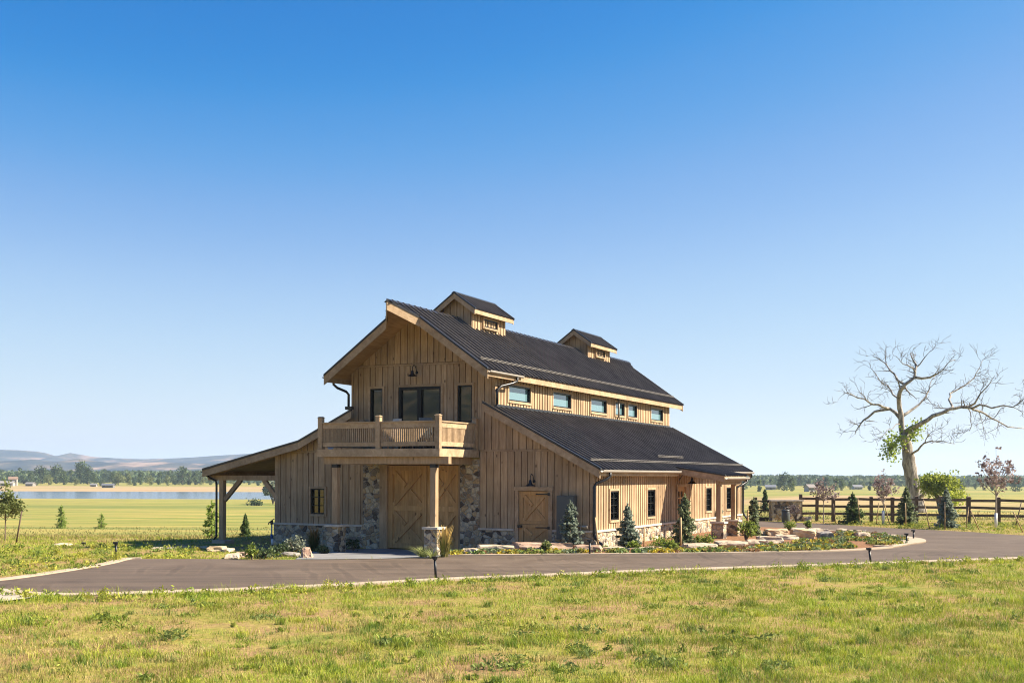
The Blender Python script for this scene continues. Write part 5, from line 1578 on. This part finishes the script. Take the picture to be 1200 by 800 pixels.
# ------------------------------------------------------------------ yard hydrant, stakes
p = on_ground(318.3, 641)
hy = thing("yard_hydrant", p, "slim yard hydrant with dark pump head at the left house corner", "hydrant")
hh = height_at(p, 608)
m = MB(); m.tube([(0, 0, -.1), (0, 0, hh - .12)], .03, 8); m.build("standpipe", M['galv'], hy, True)
m = MB(); m.tube([(0, 0, hh - .2), (0, 0, hh - .05)], .055, 10); m.tube([(0, 0, hh - .1), (-.1, -.02, hh - .13), (-.12, -.02, hh - .2)], .026, 8); m.beam((0, 0, hh - .05), (.1, 0, hh + .02), .03, .03); m.build("pump_head", M['black'], hy)
m = MB(); m.tube([(.04, -.05, .1), (.04, -.05, .32)], .05, 8); m.build("lower_sleeve", M['white'], hy, True)
m = MB(); m.tube([(0, 0, .34), (0, 0, .5)], .05, 8); m.build("blue_collar", simple('blue_paint', (.05, .10, .26), .5), hy, True)

def stake(px, py, tx, ty, label, mat='stake', r=.028):
    p = on_ground(px, py); q = ray_at(tx, ty, p.y) - p
    o = thing("tree_stake", p, label, "stake", 'wooden tree stakes')
    m = MB(); m.tube([-q * .08, q], r, 7); m.build("stake_pole", M[mat], o, True); return o
stake(1008, 614, 1005, 583, "thin stake leaning on the right of the dark green spruce")
stake(1061.5, 617, 1061, 589, "upright stake in front of the grey green spruce below the dead tree")
stake(1089.5, 619.5, 1082, 585, "pale stake leaning left between the two right spruces")
stake(1107.5, 620, 1107, 588, "upright brown stake in front of the blue spruce at the fence")
stake(1147.5, 620.5, 1137, 597, "leaning stake left of the tall purple leaved tree")
stake(1132, 619, 1135, 594, "short stake close to the fence post left of the tall purple tree")
stake(1199, 623.5, 1187, 599, "leaning stake right of the tall purple tree, at the right edge")
stake(1190, 617, 1197, 588, "dark stake tilted right at the far right edge", 'fence_post')
stake(979, 612.5, 976.3, 590, "short stout stake before the fence by the thin brownish tree", 'fence_post')
stake(1027, 613, 1030, 589, "stake tilted towards the middle purple tree")
stake(1042.5, 614, 1036, 589, "pale stake right of the white trunk guard by the dead tree")
stake(798, 643, 797.5, 606, "orange brown stake in front of the porch door spruce", r=.04)
stake(754.5, 643.5, 755.2, 617, "thin stake under the second small window")
stake(876.5, 624, 876.5, 597, "golden stake beside the columnar evergreen", r=.04)
stake(701.5, 645, 697.5, 606, "leaning stake by the downspout at the near house corner")
stake(19, 636.5, 25.5, 598.5, "reddish stake leaning beside the small green sapling", 'fence_post')

# ------------------------------------------------------------------ garden plants
def tuft(px, py, h, w, label, cat, seed, base_c, tip_c, n=160, plume=None, name="ornamental_grass", group=None):
    p = on_ground(px, py); g_ = np.random.default_rng(seed)
    root = thing(name, p, label, cat, group)
    def fan(n_, hh, ww, wid, lean):
        a = g_.uniform(0, 6.283, n_); L = hh * g_.uniform(.6, 1.1, n_); l_ = lean * g_.uniform(.1, 1, n_)
        bx = np.cos(a) * ww * .2 * g_.uniform(0, 1, n_); by = np.sin(a) * ww * .2 * g_.uniform(0, 1, n_)
        dx, dy = np.cos(a) * l_ * ww, np.sin(a) * l_ * ww
        sx, sy = -np.sin(a) * wid, np.cos(a) * wid
        z0 = np.zeros(n_)
        B0 = np.stack([bx - sx, by - sy, z0], 1); B1 = np.stack([bx + sx, by + sy, z0], 1)
        M0 = np.stack([bx + dx * .4 - sx, by + dy * .4 - sy, L * .62], 1); M1 = np.stack([bx + dx * .4 + sx, by + dy * .4 + sy, L * .62], 1)
        T0 = np.stack([bx + dx - sx * .2, by + dy - sy * .2, L * .95], 1); T1 = np.stack([bx + dx + sx * .2, by + dy + sy * .2, L * .95], 1)
        V = np.stack([B0, B1, M0, M1, T0, T1], 1).reshape(-1, 3)
        i = np.arange(n_)[:, None] * 6
        F = np.concatenate([i + np.array([[0, 1, 3, 2]]), i + np.array([[2, 3, 5, 4]])])
        return V, F
    V, F = fan(n, h * (.8 if plume else 1), w, .008, .9)
    t = np.clip(V[:, 2:3] / h, 0, 1)
    npmesh("blades", V, F, M['tint'], root, col=np.array(base_c) * (1 - t) + np.array(tip_c) * t)
    if plume:
        V, F = fan(90, h * 1.05, w, .018, .45)
        V2 = V.copy(); t = np.clip(V[:, 2:3] / h, 0, 1)
        npmesh("plumes", V, F, M['tint'], root, col=np.array(plume[0]) * (1 - t) + np.array(plume[1]) * t)
    return root
M['tint'] = tint_mat('grass_blades')
tuft(520.5, 653, .95, .55, "golden plumed ornamental grass beside the right balcony pier", "grass", 61, (.08, .10, .02), (.25, .22, .06), 110, ((.26, .22, .07), (.62, .42, .13)))
tuft(496, 653, .36, .7, "low pale green grass at the left foot of the right balcony pier", "grass", 62, (.16, .19, .05), (.36, .38, .13), 120)
tuft(507, 654.5, .30, .55, "wispy green grass directly before the right balcony pier", "grass", 63, (.16, .19, .05), (.36, .38, .13), 90)
tuft(368, 646, .9, .55, "feather grass with orange plumes in the shade left of the left balcony pier", "grass", 64, (.05, .08, .02), (.14, .14, .04), 220, ((.12, .09, .03), (.36, .20, .07)))
def shrub(px, py, h, w, leaf, label, seed, n=420, ls=.07, cat="shrub", name="garden_shrub", group='garden shrubs'):
    p = on_ground(px, py)
    return round_bush(name, p, h, w, leaf, label, cat, seed, n, ls, group=group)
shrub(345, 650, .55, .9, 'leaf_grey', "blue green shrub against the stone base on the left", 65)
shrub(379, 649, .26, .5, 'leaf_far_dark', "dark green shrub left of the left balcony pier", 66)
shrub(328, 650, .32, .8, 'leaf_far_dark', "dark green shrub near the left house corner", 67)
shrub(308, 654, .26, 1.2, 'leaf_far_dark', "low dark spreading shrub by the driveway edge on the left", 68)
shrub(414, 646, .45, .5, 'leaf_far_dark', "small dark plant right of the left balcony pier", 69)
shrub(295, 656, .55, .5, 'leaf_bright', "yellow flowering plant at the left driveway edge", 70, 260, .07)
shrub(743, 646.5, .35, .55, 'leaf_bright', "small green plant beside the second blue spruce", 71)
shrub(775, 645, .4, 1.1, 'leaf_bright', "pale green low shrub under the second small window", 72)
shrub(786, 645.5, .35, .8, 'leaf_bright', "pale green low shrub left of the porch door spruce", 73)
shrub(824, 640.5, .45, .8, 'leaf_bright', "light green shrub between door spruce and nearer porch pier", 74)
shrub(874, 634.5, .75, .95, 'leaf_bright', "bright yellow green shrub right of the porch piers", 75, 600, .08)
shrub(925, 621, .35, .8, 'leaf_bright', "small green shrub at the back of the terrace stones", 76)
shrub(947, 620, .4, .5, 'leaf_bright', "upright weed patch behind the cream terrace block", 77)
shrub(933, 612.0, 1.0, 1.0, 'leaf_purple', "twiggy reddish shrub against the stone gate wall", 78, 420, .06)
shrub(638, 648, .35, .5, 'leaf_olive', "small dry plant on top of the long red slab", 79)
shrub(844, 622, 1.2, .5, 'spruce_blue', "thin bluish shrub growing between the two porch piers", 80, 500, .05)

def cover(name, poly_fn, n, label, seed, cols, cat="ground cover", hmax=.22, szs=(.05, .12)):
    """low mats of planting: clumps of leaves in one tone each"""
    g_ = np.random.default_rng(seed)
    P = poly_fn(g_, n)
    Cs, T = [], []
    for (x, y) in P:
        k = g_.integers(22, 46); r = g_.uniform(.12, .32); h = g_.uniform(.06, hmax)
        base = np.array(cols[g_.integers(0, len(cols))])
        d = g_.normal(size=(k, 3)); d /= np.linalg.norm(d, axis=1, keepdims=True); d[:, 2] = np.abs(d[:, 2])
        q = d * np.array([r, r, h]) + np.array([x, y, gz(x, y) + .05])
        Cs.append(q); T.append(base[None] * g_.uniform(.65, 1.35, (k, 1)))
    C = np.concatenate(Cs); T = np.concatenate(T)
    V, F, _ = quads(C, g_.uniform(szs[0], szs[1], len(C)), g_, np.zeros(len(C)))
    o = npmesh(name, V, F, M['tint'], col=np.repeat(T, 4, 0))
    return tag(o, label, kind='stuff')
front = np.array([p_ for p_ in back_edge[60:]])
def along_front(g_, n):
    out = []
    while len(out) < n:
        i = g_.integers(0, len(front) - 1); p_ = front[i] + (front[i + 1] - front[i]) * g_.random()
        d = p_ / np.linalg.norm(p_); q = p_ + d * (.35 + g_.uniform(0, 1) ** 1.2 * 1.7)
        if vnoise(q[0] * .6, q[1] * .6, 3) < .28: continue
        if not inside(build_poly, q[0], q[1]): out.append(q)
    return out
isl = S2([(875, 646), (960, 645), (1030, 642), (1060, 638.5), (1063, 634), (1035, 628.5), (990, 624.5), (975, 627), (968, 634), (930, 636), (900, 641)])
def in_isl(g_, n):
    A = np.array(isl); lo, hi = A.min(0), A.max(0); out = []
    while len(out) < n:
        q = g_.uniform(lo, hi)
        if inside(isl, q[0], q[1]) and vnoise(q[0] * .7, q[1] * .7, 9) > .3: out.append(q)
    return out
GC = [(.12, .18, .045), (.16, .23, .06), (.22, .26, .055), (.46, .36, .03), (.17, .21, .12), (.24, .13, .06), (.32, .30, .07), (.15, .21, .09), (.30, .28, .05)]
cover("ground_cover", along_front, 250, "mixed low flowering ground cover along the driveway edge of the bed", 81, GC, hmax=.14)
cover("ground_cover", in_isl, 260, "mixed green, yellow and reddish ground cover filling the bed tip", 82, GC, hmax=.17)

# ------------------------------------------------------------------ patio chairs on the balcony
def chair(u, v, rz, frame, cush, label):
    p = bw(u, v, 3.672)
    o = thing("patio_chair", p, label, "chair", "patio chairs on the balcony", rz=rz)
    m = MB()
    for x in (-.28, .28):
        m.beam((x, -.26, 0), (x, -.26, .62), .04, .04); m.beam((x, .26, 0), (x, .36, .95), .04, .04); m.beam((x, -.28, .63), (x, .3, .63), .06, .03)
    m.beam((-.26, -.25, .36), (.26, -.25, .36), .03, .05); m.beam((-.26, .26, .36), (.26, .26, .36), .03, .05); m.beam((-.28, .36, .94), (.28, .36, .94), .03, .05)
    for k in range(6): x = -.22 + k * .088; m.beam((x, .27, .4), (x, .355, .93), .03, .015)
    m.build("chair_frame", M[frame], o)
    m = MB(); m.box(-.25, .25, -.25, .24, .39, .47); m.hexa([(-.24, .16, .48), (.24, .16, .48), (.24, .25, .48), (-.24, .25, .48), (-.24, .24, 1.12), (.24, .24, 1.12), (.24, .33, 1.12), (-.24, .33, 1.12)])
    m.build("cushion", cush, o)
cream = simple('cream_cushion', (.62, .55, .44), .85, 0, .1)
chair(-5.35, -2.05, -TH + .9, 'black', M['box'], "black metal patio chair near the right balcony corner")
chair(-7.1, -1.75, -TH - .5, 'timber', cream, "patio chair with a cream cushion behind the middle balcony post")
tb_p = bw(-6.1, -1.9, 3.672)
tb = thing("patio_table", tb_p, "small round black patio table between the balcony chairs", "table")
m = MB(); m.lathe([(.0, .5), (.30, .5), (.31, .515), (.30, .53), (.0, .53)][1:4], (0, 0, 0), 20); m.build("table_top", M['black'], tb)
m = MB(); m.tube([(0, 0, 0.02), (0, 0, .5)], .03, 8); m.lathe([(.2, 0), (.2, .02), (.05, .04)], (0, 0, 0), 16); m.build("table_stand", M['black'], tb)

# ------------------------------------------------------------------ GRASS on the lawns
def blade_mesh(name, X, Y, H, Wd, lean, col, label, seed, tipcol=1.35):
    g_ = np.random.default_rng(seed)
    n_ = len(X); Z = ground_z(X, Y) - .01
    a = g_.uniform(0, 6.283, n_); c_, s_ = np.cos(a), np.sin(a)
    b_ = g_.uniform(0, 6.283, n_)
    lx, ly = np.cos(b_) * lean * H, np.sin(b_) * lean * H
    w2 = Wd * .5
    V = np.empty((n_, 5, 3), np.float32)
    V[:, 0] = np.stack([X - c_ * w2, Y - s_ * w2, Z], 1); V[:, 1] = np.stack([X + c_ * w2, Y + s_ * w2, Z], 1)
    V[:, 2] = np.stack([X + lx * .35 - c_ * w2 * .8, Y + ly * .35 - s_ * w2 * .8, Z + H * .6], 1)
    V[:, 3] = np.stack([X + lx * .35 + c_ * w2 * .8, Y + ly * .35 + s_ * w2 * .8, Z + H * .6], 1)
    V[:, 4] = np.stack([X + lx, Y + ly, Z + H * np.sqrt(np.maximum(1 - lean ** 2 * .5, .2))], 1)
    i = np.arange(n_, dtype=np.int32)[:, None] * 5
    F = np.concatenate([i + np.array([[0, 1, 3]], np.int32), i + np.array([[0, 3, 2]], np.int32), i + np.array([[2, 3, 4]], np.int32)])
    C = np.repeat(col[:, None, :], 5, 1).astype(np.float32)
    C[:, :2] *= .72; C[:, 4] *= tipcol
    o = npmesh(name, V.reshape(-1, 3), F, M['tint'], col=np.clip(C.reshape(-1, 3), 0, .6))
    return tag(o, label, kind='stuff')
gr = np.random.default_rng(5)
no_grass = [road_poly, pad, apron, build_poly]
def allowed(X, Y):
    ok = np.ones(len(X), bool)
    for P in no_grass: ok &= ~inside(P, X, Y)
    ok &= ~inside(bed_poly, X, Y)
    return ok
NG = 660000
y0, y1 = 13.6, 66.0
# even screen cover near, thinner far: density falls with distance
u_ = gr.random(NG); Yg = (1 / (1 / y0 - u_ * (1 / y0 - 1 / y1)))
Xg = gr.uniform(-1, 1, NG) * (.462 * Yg + 5.0)
keep = allowed(Xg, Yg) & ~((Xg < -3) & (Yg > 54)) & ~((Xg < 12) & (Xg > -3) & (Yg > 39))
Xg, Yg = Xg[keep], Yg[keep]
patch = fbm(Xg * .55, Yg * .55, 1, 4); tuftn = vnoise(Xg * 3.1, Yg * 3.1, 7); big = fbm(Xg * .16, Yg * .16, 21, 3)
edge_d = np.full(len(Xg), 9.0)
NE = np.array(near_edge)
for q in range(0, len(NE) - 1):
    a0 = NE[q]; a1 = NE[q + 1]; d_ = a1 - a0; t_ = np.clip(((Xg - a0[0]) * d_[0] + (Yg - a0[1]) * d_[1]) / (d_ @ d_), 0, 1)
    edge_d = np.minimum(edge_d, np.hypot(Xg - a0[0] - d_[0] * t_, Yg - a0[1] - d_[1] * t_))
lush = patch * .75 + big * .55 + (Xg / Yg) * .26 - .485 + .25 * np.exp(-((edge_d - .9) / .7) ** 2) + .22 * sstep(27, 33, Yg)
green = 1 / (1 + np.exp(-lush * 11 + gr.normal(size=len(Xg)) * .9))
bare = sstep(.30, .40, fbm(Xg * .42 + 5, Yg * .42, 88, 4) + .10 * (Xg / Yg))
kp = (gr.random(len(Xg)) < (.34 + .66 * green) * (.45 + .55 * tuftn) * (.16 + .84 * bare)) & (edge_d > .42 + .15 * (tuftn - .5))
Xg, Yg, green, tuftn, lush, edge_d, patch = [q[kp] for q in (Xg, Yg, green, tuftn, lush, edge_d, patch)]
tone = gr.random((len(Xg), 1))
cg = np.array([.17, .255, .022]) * (1 - tone) + np.array([.42, .455, .04]) * tone
cs = np.array([.40, .29, .09]) * (1 - tone) + np.array([.60, .46, .19]) * tone
isg = (gr.random(len(Xg)) < green)[:, None]
colg = np.where(isg, cg, cs) * (.62 + .62 * vnoise(Xg * .9, Yg * .9, 12)[:, None])
Hg = (.025 + .085 * tuftn * gr.random(len(Xg)) + .06 * green * tuftn) * (.6 + .9 * gr.random(len(Xg)) ** 1.5)
Hg *= 1 + .9 * np.exp(-((edge_d - .8) / .45) ** 2) * (gr.random(len(Xg)) < .4)
Wg = np.maximum(.0045 + .003 * gr.random(len(Xg)), Yg * .00036)
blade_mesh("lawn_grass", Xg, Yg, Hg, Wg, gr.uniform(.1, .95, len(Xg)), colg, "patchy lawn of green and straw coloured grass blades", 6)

# taller bunches, greener or drier than the turf round them
TX, TY, TH_, TC, TL = [], [], [], [], []
for _ in range(2300):
    y = 1 / (1 / 13.8 - gr.random() * (1 / 13.8 - 1 / 37.)); x = gr.uniform(-1, 1) * (.465 * y + 3)
    if not allowed(np.array([x]), np.array([y]))[0]: continue
    f_ = fbm(x * .35, y * .35, 51, 3) + .25 * x / y
    if f_ < .40 and gr.random() < .7: continue
    k = int(gr.integers(14, 70)); r = gr.uniform(.03, .17); h_ = gr.uniform(.05, .17)
    pal = [(.11, .18, .022), (.22, .30, .03), (.40, .42, .045), (.15, .21, .05), (.50, .39, .15)][gr.choice(5, p=[.24, .3, .2, .14, .12])]
    TX.append(x + gr.normal(size=k) * r); TY.append(y + gr.normal(size=k) * r); TH_.append(h_ * gr.uniform(.5, 1.2, k)); TC.append(np.array(pal)[None] * gr.uniform(.7, 1.3, (k, 1))); TL.append(gr.uniform(.2, 1.0, k))
TX, TY, TH_, TC, TL = [np.concatenate(q) for q in (TX, TY, TH_, TC, TL)]
blade_mesh("grass_bunches", TX, TY, TH_, np.maximum(.007, TY * .00042), TL, TC, "taller bunches of green and dry grass standing in the lawn", 8)

# broad leaved weeds, in clumps
W_, T_ , S_ = [], [], []
def weed(x, y, r, h, tone, k=70, s=.045):
    z = gz(x, y)
    d = gr.normal(size=(k, 3)); d /= np.linalg.norm(d, axis=1, keepdims=True); d[:, 2] = np.abs(d[:, 2])
    q = d * np.array([r, r, h]) * gr.uniform(.4, 1, (k, 1)) + np.array([x, y, z])
    W_.append(q); T_.append(np.array(tone)[None] * gr.uniform(.6, 1.4, (k, 1))); S_.append(np.full(k, s) * gr.uniform(.6, 1.4, k))
WT = [(.19, .24, .04), (.24, .29, .05), (.31, .33, .06), (.18, .225, .06)]
for _ in range(300):
    y = 1 / (1 / 14.2 - gr.random() * (1 / 14.2 - 1 / 40.)); x = gr.uniform(-1, 1) * .46 * y
    if not allowed(np.array([x]), np.array([y]))[0]: continue
    if fbm(x * .3, y * .3, 44, 3) < .48: continue
    s_ = gr.random() ** 2; weed(x, y, .06 + .34 * s_, .05 + .13 * gr.random(), WT[gr.integers(0, 4)], int(20 + 110 * s_), gr.uniform(.03, .06))
for i in range(len(near_edge) - 1):       # taller weeds along the lawn kerb
    for _ in range(3):
        if gr.random() < .45: continue
        t_ = gr.random(); p_ = NE[i] + (NE[i + 1] - NE[i]) * t_
        if abs(p_[0]) > .5 * p_[1]: continue
        q = p_ - p_ / np.linalg.norm(p_) * gr.uniform(.7, 1.6)
        weed(q[0], q[1], gr.uniform(.1, .3), gr.uniform(.08, .26), [(.28, .32, .04), (.22, .28, .045), (.36, .36, .05)][gr.integers(0, 3)], 46, .05)
for _ in range(230):                      # weedy bank on the left and the strip before the fence
    if gr.random() < .6: px, py = gr.uniform(0, 250), gr.uniform(640, 676)
    else: px, py = gr.uniform(945, 1200), gr.uniform(613.5, 622)
    p_ = spot(px, py)
    if not allowed(np.array([p_.x]), np.array([p_.y]))[0]: continue
    weed(p_.x, p_.y, gr.uniform(.12, .4), gr.uniform(.1, .3), [(.28, .31, .04), (.2, .26, .045), (.38, .36, .05), (.16, .22, .04)][gr.integers(0, 4)], 40, .06)
C = np.concatenate(W_); T = np.concatenate(T_); S = np.concatenate(S_)
nrm_ = gr.normal(size=(len(C), 3)); nrm_[:, 2] *= .35
V, F, _ = quads(C, S * .6, gr, np.zeros(len(C)), 2.4, nrm_)
tag(npmesh("lawn_weeds", V, F, M['tint'], col=np.repeat(T, 4, 0)), "bright leafy weeds scattered through the lawn and along the kerb", kind='stuff')

# meadow tufts beyond the brows: coarse clumps that break up the far grass
NM = 30000
u_ = gr.random(NM); Ym = 1 / (1 / 46. - u_ * (1 / 46. - 1 / 120.)); Xm = gr.uniform(-1, 1, NM) * .5 * Ym
lm = Xm < -.18 * Ym; rm = Xm > .18 * Ym
k_ = (lm & (Ym > 46) & (Xm < -14)) | (rm & (Ym > 68))
Xm, Ym = Xm[k_], Ym[k_]
pm = fbm(Xm * .03, Ym * .11, 61, 4)
tn = gr.random((len(Xm), 1))
cm = np.where((gr.random(len(Xm)) < sstep(.42, .6, pm))[:, None], np.array([.15, .17, .045]) * (.7 + .6 * tn), np.array([.33, .265, .095]) * (.75 + .45 * tn))
blade_mesh("meadow_grass", Xm, Ym, (.05 + .16 * gr.random(len(Xm))), np.maximum(.012, Ym * .0005), gr.uniform(.1, .9, len(Xm)), cm, "tall pale meadow grass beyond the lawn", 9, 1.1)

# ------------------------------------------------------------------ far trees and farm buildings
def tree_proto(h, w, leaf, seed, lobes=9, n=900):
    g_ = np.random.default_rng(seed)
    P, v = [], []
    for k in range(lobes):
        a = g_.uniform(0, 6.28); z = h * g_.uniform(.12, .9); r = w * .5 * g_.uniform(.1, .75) * math.sin(math.pi * min(.95, max(.12, z / h * .85 + .1)))
        rr = w * g_.uniform(.16, .28)
        q = n // lobes; d = g_.normal(size=(q, 3)); d /= np.linalg.norm(d, axis=1, keepdims=True)
        P.append(d * (rr * g_.uniform(.5, 1.1, q))[:, None] * np.array([1, 1, 1.1]) + np.array([math.cos(a) * r, math.sin(a) * r, z])); v.append(np.clip(g_.uniform(.2, .7) + g_.normal(size=q) * .18, 0, 1))
    P = np.concatenate(P); v = np.concatenate(v); k = P[:, 2] > h * .04; P, v = P[k], v[k]
    V, F, vv = quads(P, g_.uniform(.6, 1.4, len(P)) * h * .075, g_, v)
    root = bpy.data.objects.new("far_tree", None); COL.objects.link(root)
    m = MB(); m.tube([(0, 0, -.5), (0, 0, h * .35), (.1, 0, h * .7)], [w * .035, w * .025, w * .01], 5); m.build("trunk", M['bark'], root)
    npmesh("crown", V, F, M[leaf], root, var=vv)
    return root
KINDS = [("broad dark green cottonwood", 13, 12, 'leaf_far_dark', 201, 11), ("mid green rounded tree", 11, 10, 'leaf_far', 202, 9), ("pale green tree", 9, 8, 'leaf_far_pale', 203, 8), ("tall narrow green tree", 15, 8, 'leaf_far', 204, 9), ("low dark green shrub tree", 6, 8, 'leaf_far_dark', 205, 7)]
protos = [tree_proto(h, w, lf, sd, lb_) for (_, h, w, lf, sd, lb_) in KINDS]
used = [False] * len(protos)
rt = random.Random(91)
def far_tree(px, Y, kind, s, where, grp):
    X = (px - 600) / FPX * Y
    o = protos[kind] if not used[kind] else copy_tree(protos[kind]); used[kind] = True
    o.name = "far_tree"
    o.location = (X, Y, gz(X, Y) - .2); o.rotation_euler = (0, 0, rt.uniform(0, 6.28)); o.scale = (s, s, s * rt.uniform(.9, 1.1))
    tag(o, KINDS[kind][0] + " in the " + where, "tree", grp)
wl_, gl_ = "hazy tree belt beyond the lake on the left", "trees beyond the lake"
for (px, kind, s, Y) in [(48, 0, 1.15, 800), (66, 0, 1.25, 830), (84, 3, 1.0, 880), (95, 0, 1.4, 820), (103, 0, 1.15, 790), (74, 1, 1.1, 760), (36, 1, 1.0, 850), (27, 4, 1.2, 800), (57, 2, 1.2, 740), (139, 2, 1.35, 760), (132, 1, 1.1, 800), (149, 2, 1.2, 770), (165, 1, 1.0, 790), (120, 4, 1.0, 700), (175, 2, 1.1, 760), (186, 3, .95, 790), (196, 2, 1.0, 740), (206, 4, 1.2, 800), (214, 0, 1.2, 780), (222, 3, 1.0, 770), (229, 1, 1.2, 790), (238, 2, 1.15, 760), (246, 1, 1.0, 790), (255, 4, 1.0, 800), (263, 1, .9, 800), (272, 2, .9, 780), (281, 4, .9, 780), (292, 1, .9, 800), (303, 4, 1, 760), (312, 2, .8, 790), (10, 1, .8, 900), (2, 4, 1.1, 870), (-8, 0, 1.0, 840), (-20, 2, 1.1, 800), (110, 1, .9, 760), (42, 4, .9, 730), (158, 4, .9, 740), (90, 2, .7, 720), (202, 1, .9, 830), (124, 0, .8, 900)]:
    far_tree(px, Y, kind, s * (.72 if kind != 0 else .85), wl_, gl_)
wr_, gr_ = "hazy tree belt past the right pasture", "trees beyond the right pasture"
for i in range(46):
    px = 872 + i * 7.6 + rt.uniform(-4, 4)
    if 1050 < px < 1064: continue
    far_tree(px, rt.uniform(560, 900), rt.choice([0, 1, 1, 2, 3, 4, 0]), rt.uniform(.32, .58), wr_, gr_)
for px, k, s, Y in ((919, 0, .62, 560), (927, 1, .6, 540), (979, 3, .5, 560), (986, 1, .5, 580), (890, 3, .4, 520), (1078, 1, .6, 640), (1190, 0, .55, 560), (1128, 1, .55, 600)): far_tree(px, Y, k, s, wr_, gr_)
def belt(name, x0, x1, Ya, Yb, n, hmax, label, seed, pal):
    g_ = np.random.default_rng(seed)
    Y = g_.uniform(Ya, Yb, n); px = g_.uniform(x0, x1, n); X = (px - 600) / FPX * Y
    hh = hmax * (.35 + .65 * fbm(X / 45, Y / 60, seed, 3)) ** 1.2
    Z = ground_z(X, Y) + hh * g_.uniform(0, 1, n)
    C = np.stack([X, Y, Z], 1)
    tone = g_.random(n); base = np.array(pal)[g_.integers(0, len(pal), n)] * (.7 + .6 * tone[:, None])
    V, F, _ = quads(C, g_.uniform(1.6, 4.2, n), g_, np.zeros(n))
    tag(npmesh(name, V, F, M['tint'], col=np.repeat(base, 4, 0)), label, kind='stuff')
DK = [(.06, .095, .04), (.09, .13, .05), (.12, .15, .06), (.06, .09, .05)]
belt("far_woodland", -40, 345, 900, 1500, 20000, 13, "distant woodland running behind the lakeside trees", 301, DK)
belt("far_woodland", 860, 1240, 850, 1700, 24000, 9.5, "distant woodland below the right horizon", 302, DK)

def farm(px, Y, w, d_, h, rh, rz, wallc, roofc, label, cat="building", name="farm_building"):
    X = (px - 600) / FPX * Y
    o = thing(name, (X, Y, gz(X, Y) - .3), label, cat, None, rz)
    m = MB(); m.box(-w / 2, w / 2, -d_ / 2, d_ / 2, 0, h); m.poly([(-w / 2, -d_ / 2, h), (-w / 2, d_ / 2, h), (-w / 2, 0, h + rh)], [(0, 1, 2)]); m.poly([(w / 2, -d_ / 2, h), (w / 2, 0, h + rh), (w / 2, d_ / 2, h)], [(0, 1, 2)])
    m.build("wall", simple("farm_wall", tuple(q * .72 for q in wallc), .8), o)
    m = MB()
    for s in (1, -1): m.hexa([(-w / 2 - .4, s * (d_ / 2 + .5), h - .3), (w / 2 + .4, s * (d_ / 2 + .5), h - .3), (w / 2 + .4, 0, h + rh - .05), (-w / 2 - .4, 0, h + rh - .05), (-w / 2 - .4, s * (d_ / 2 + .5), h - .1), (w / 2 + .4, s * (d_ / 2 + .5), h - .1), (w / 2 + .4, 0, h + rh + .15), (-w / 2 - .4, 0, h + rh + .15)])
    m.build("roof", simple("farm_roof", tuple(q * .6 for q in roofc), .6), o)
    m = MB(); m.box(-w * .12, w * .12, -d_ / 2 - .06, -d_ / 2 - .01, 0, h * .75); m.build("door", simple("farm_door", (.12, .1, .09), .7), o)
    m = MB()
    for q in (-.32, .3): m.box(w * q - .7, w * q + .7, -d_ / 2 - .06, -d_ / 2 - .01, h * .45, h * .75)
    m.build("window", M['glass'], o)
farm(6, 690, 10, 6, 2.2, 1.0, .2, (.52, .48, .42), (.5, .46, .4), "long white farm building at the left edge below the tree belt")
farm(15.5, 700, 4.5, 5, 4.4, 1.3, .3, (.56, .5, .43), (.45, .3, .2), "taller white house with tan roof near the left edge")
farm(36, 690, 4.5, 4, 1.7, .8, -.1, (.32, .3, .27), (.4, .37, .33), "small grey white shed right of the tall white house")
farm(127, 640, 6, 4, 1.8, .7, .1, (.22, .22, .22), (.24, .25, .27), "grey roofed shed at the lake shore below the tree belt")
farm(110, 680, 3.2, 3, 1.5, .6, .1, (.42, .4, .37), (.36, .35, .33), "little white hut left of the grey lakeside shed")
farm(949, 520, 3.6, 3.6, 2.4, 1.2, .4, (.55, .48, .42), (.36, .30, .26), "small tan house among the trees past the right pasture", name="far_house")
farm(903, 600, 5, 4, 1.8, 1.0, -.2, (.5, .5, .5), (.3, .31, .33), "small grey house left in the right tree belt", name="far_house")
farm(1004, 640, 5, 4, 1.8, 1.0, .2, (.52, .5, .47), (.3, .3, .3), "low grey house behind the fence in the right tree belt", name="far_house")

# ------------------------------------------------------------------ hills behind the viewer, which the balcony glass mirrors
m = hill_mat("near_dark_hill", [(.40, (.025, .03, .02)), (.5, (.06, .07, .035)), (.58, (.17, .13, .07)), (.7, (.30, .23, .13))], (.02, .02, .06))
kx = np.linspace(-1900, 700, 90); ky = np.linspace(-760, -300, 16)
XX, YY = np.meshgrid(kx, ky)
ZZ = -4 + 150 * sstep(-300, -680, YY) * (.3 + .75 * fbm(XX / 130, YY / 300, 77, 4))
ii = np.arange(90 * 16).reshape(16, 90)
F = np.stack([ii[:-1, :-1].ravel(), ii[:-1, 1:].ravel(), ii[1:, 1:].ravel(), ii[1:, :-1].ravel()], 1)
tag(npmesh("hills", np.stack([XX.ravel(), YY.ravel(), ZZ.ravel()], 1), F, m, smooth=True), "low brown hills behind the viewer", kind='structure')

# ------------------------------------------------------------------ the air
m, n, l, b = new_mat("haze_air")
n.remove(b)
pv = n.new("ShaderNodeVolumePrincipled")
pv.inputs['Color'].default_value = (.60, .76, 1.0, 1)
pv.inputs['Density'].default_value = HAZE = 1.45e-4
pv.inputs['Anisotropy'].default_value = .2
l.new(pv.outputs[0], n['Material Output'].inputs['Volume'])
mb = MB(); mb.box(-9200, 9200, -1700, 9200, -14, 135)
h = mb.build("haze", m)
tag(h, "thin blue haze over the valley", kind='stuff')
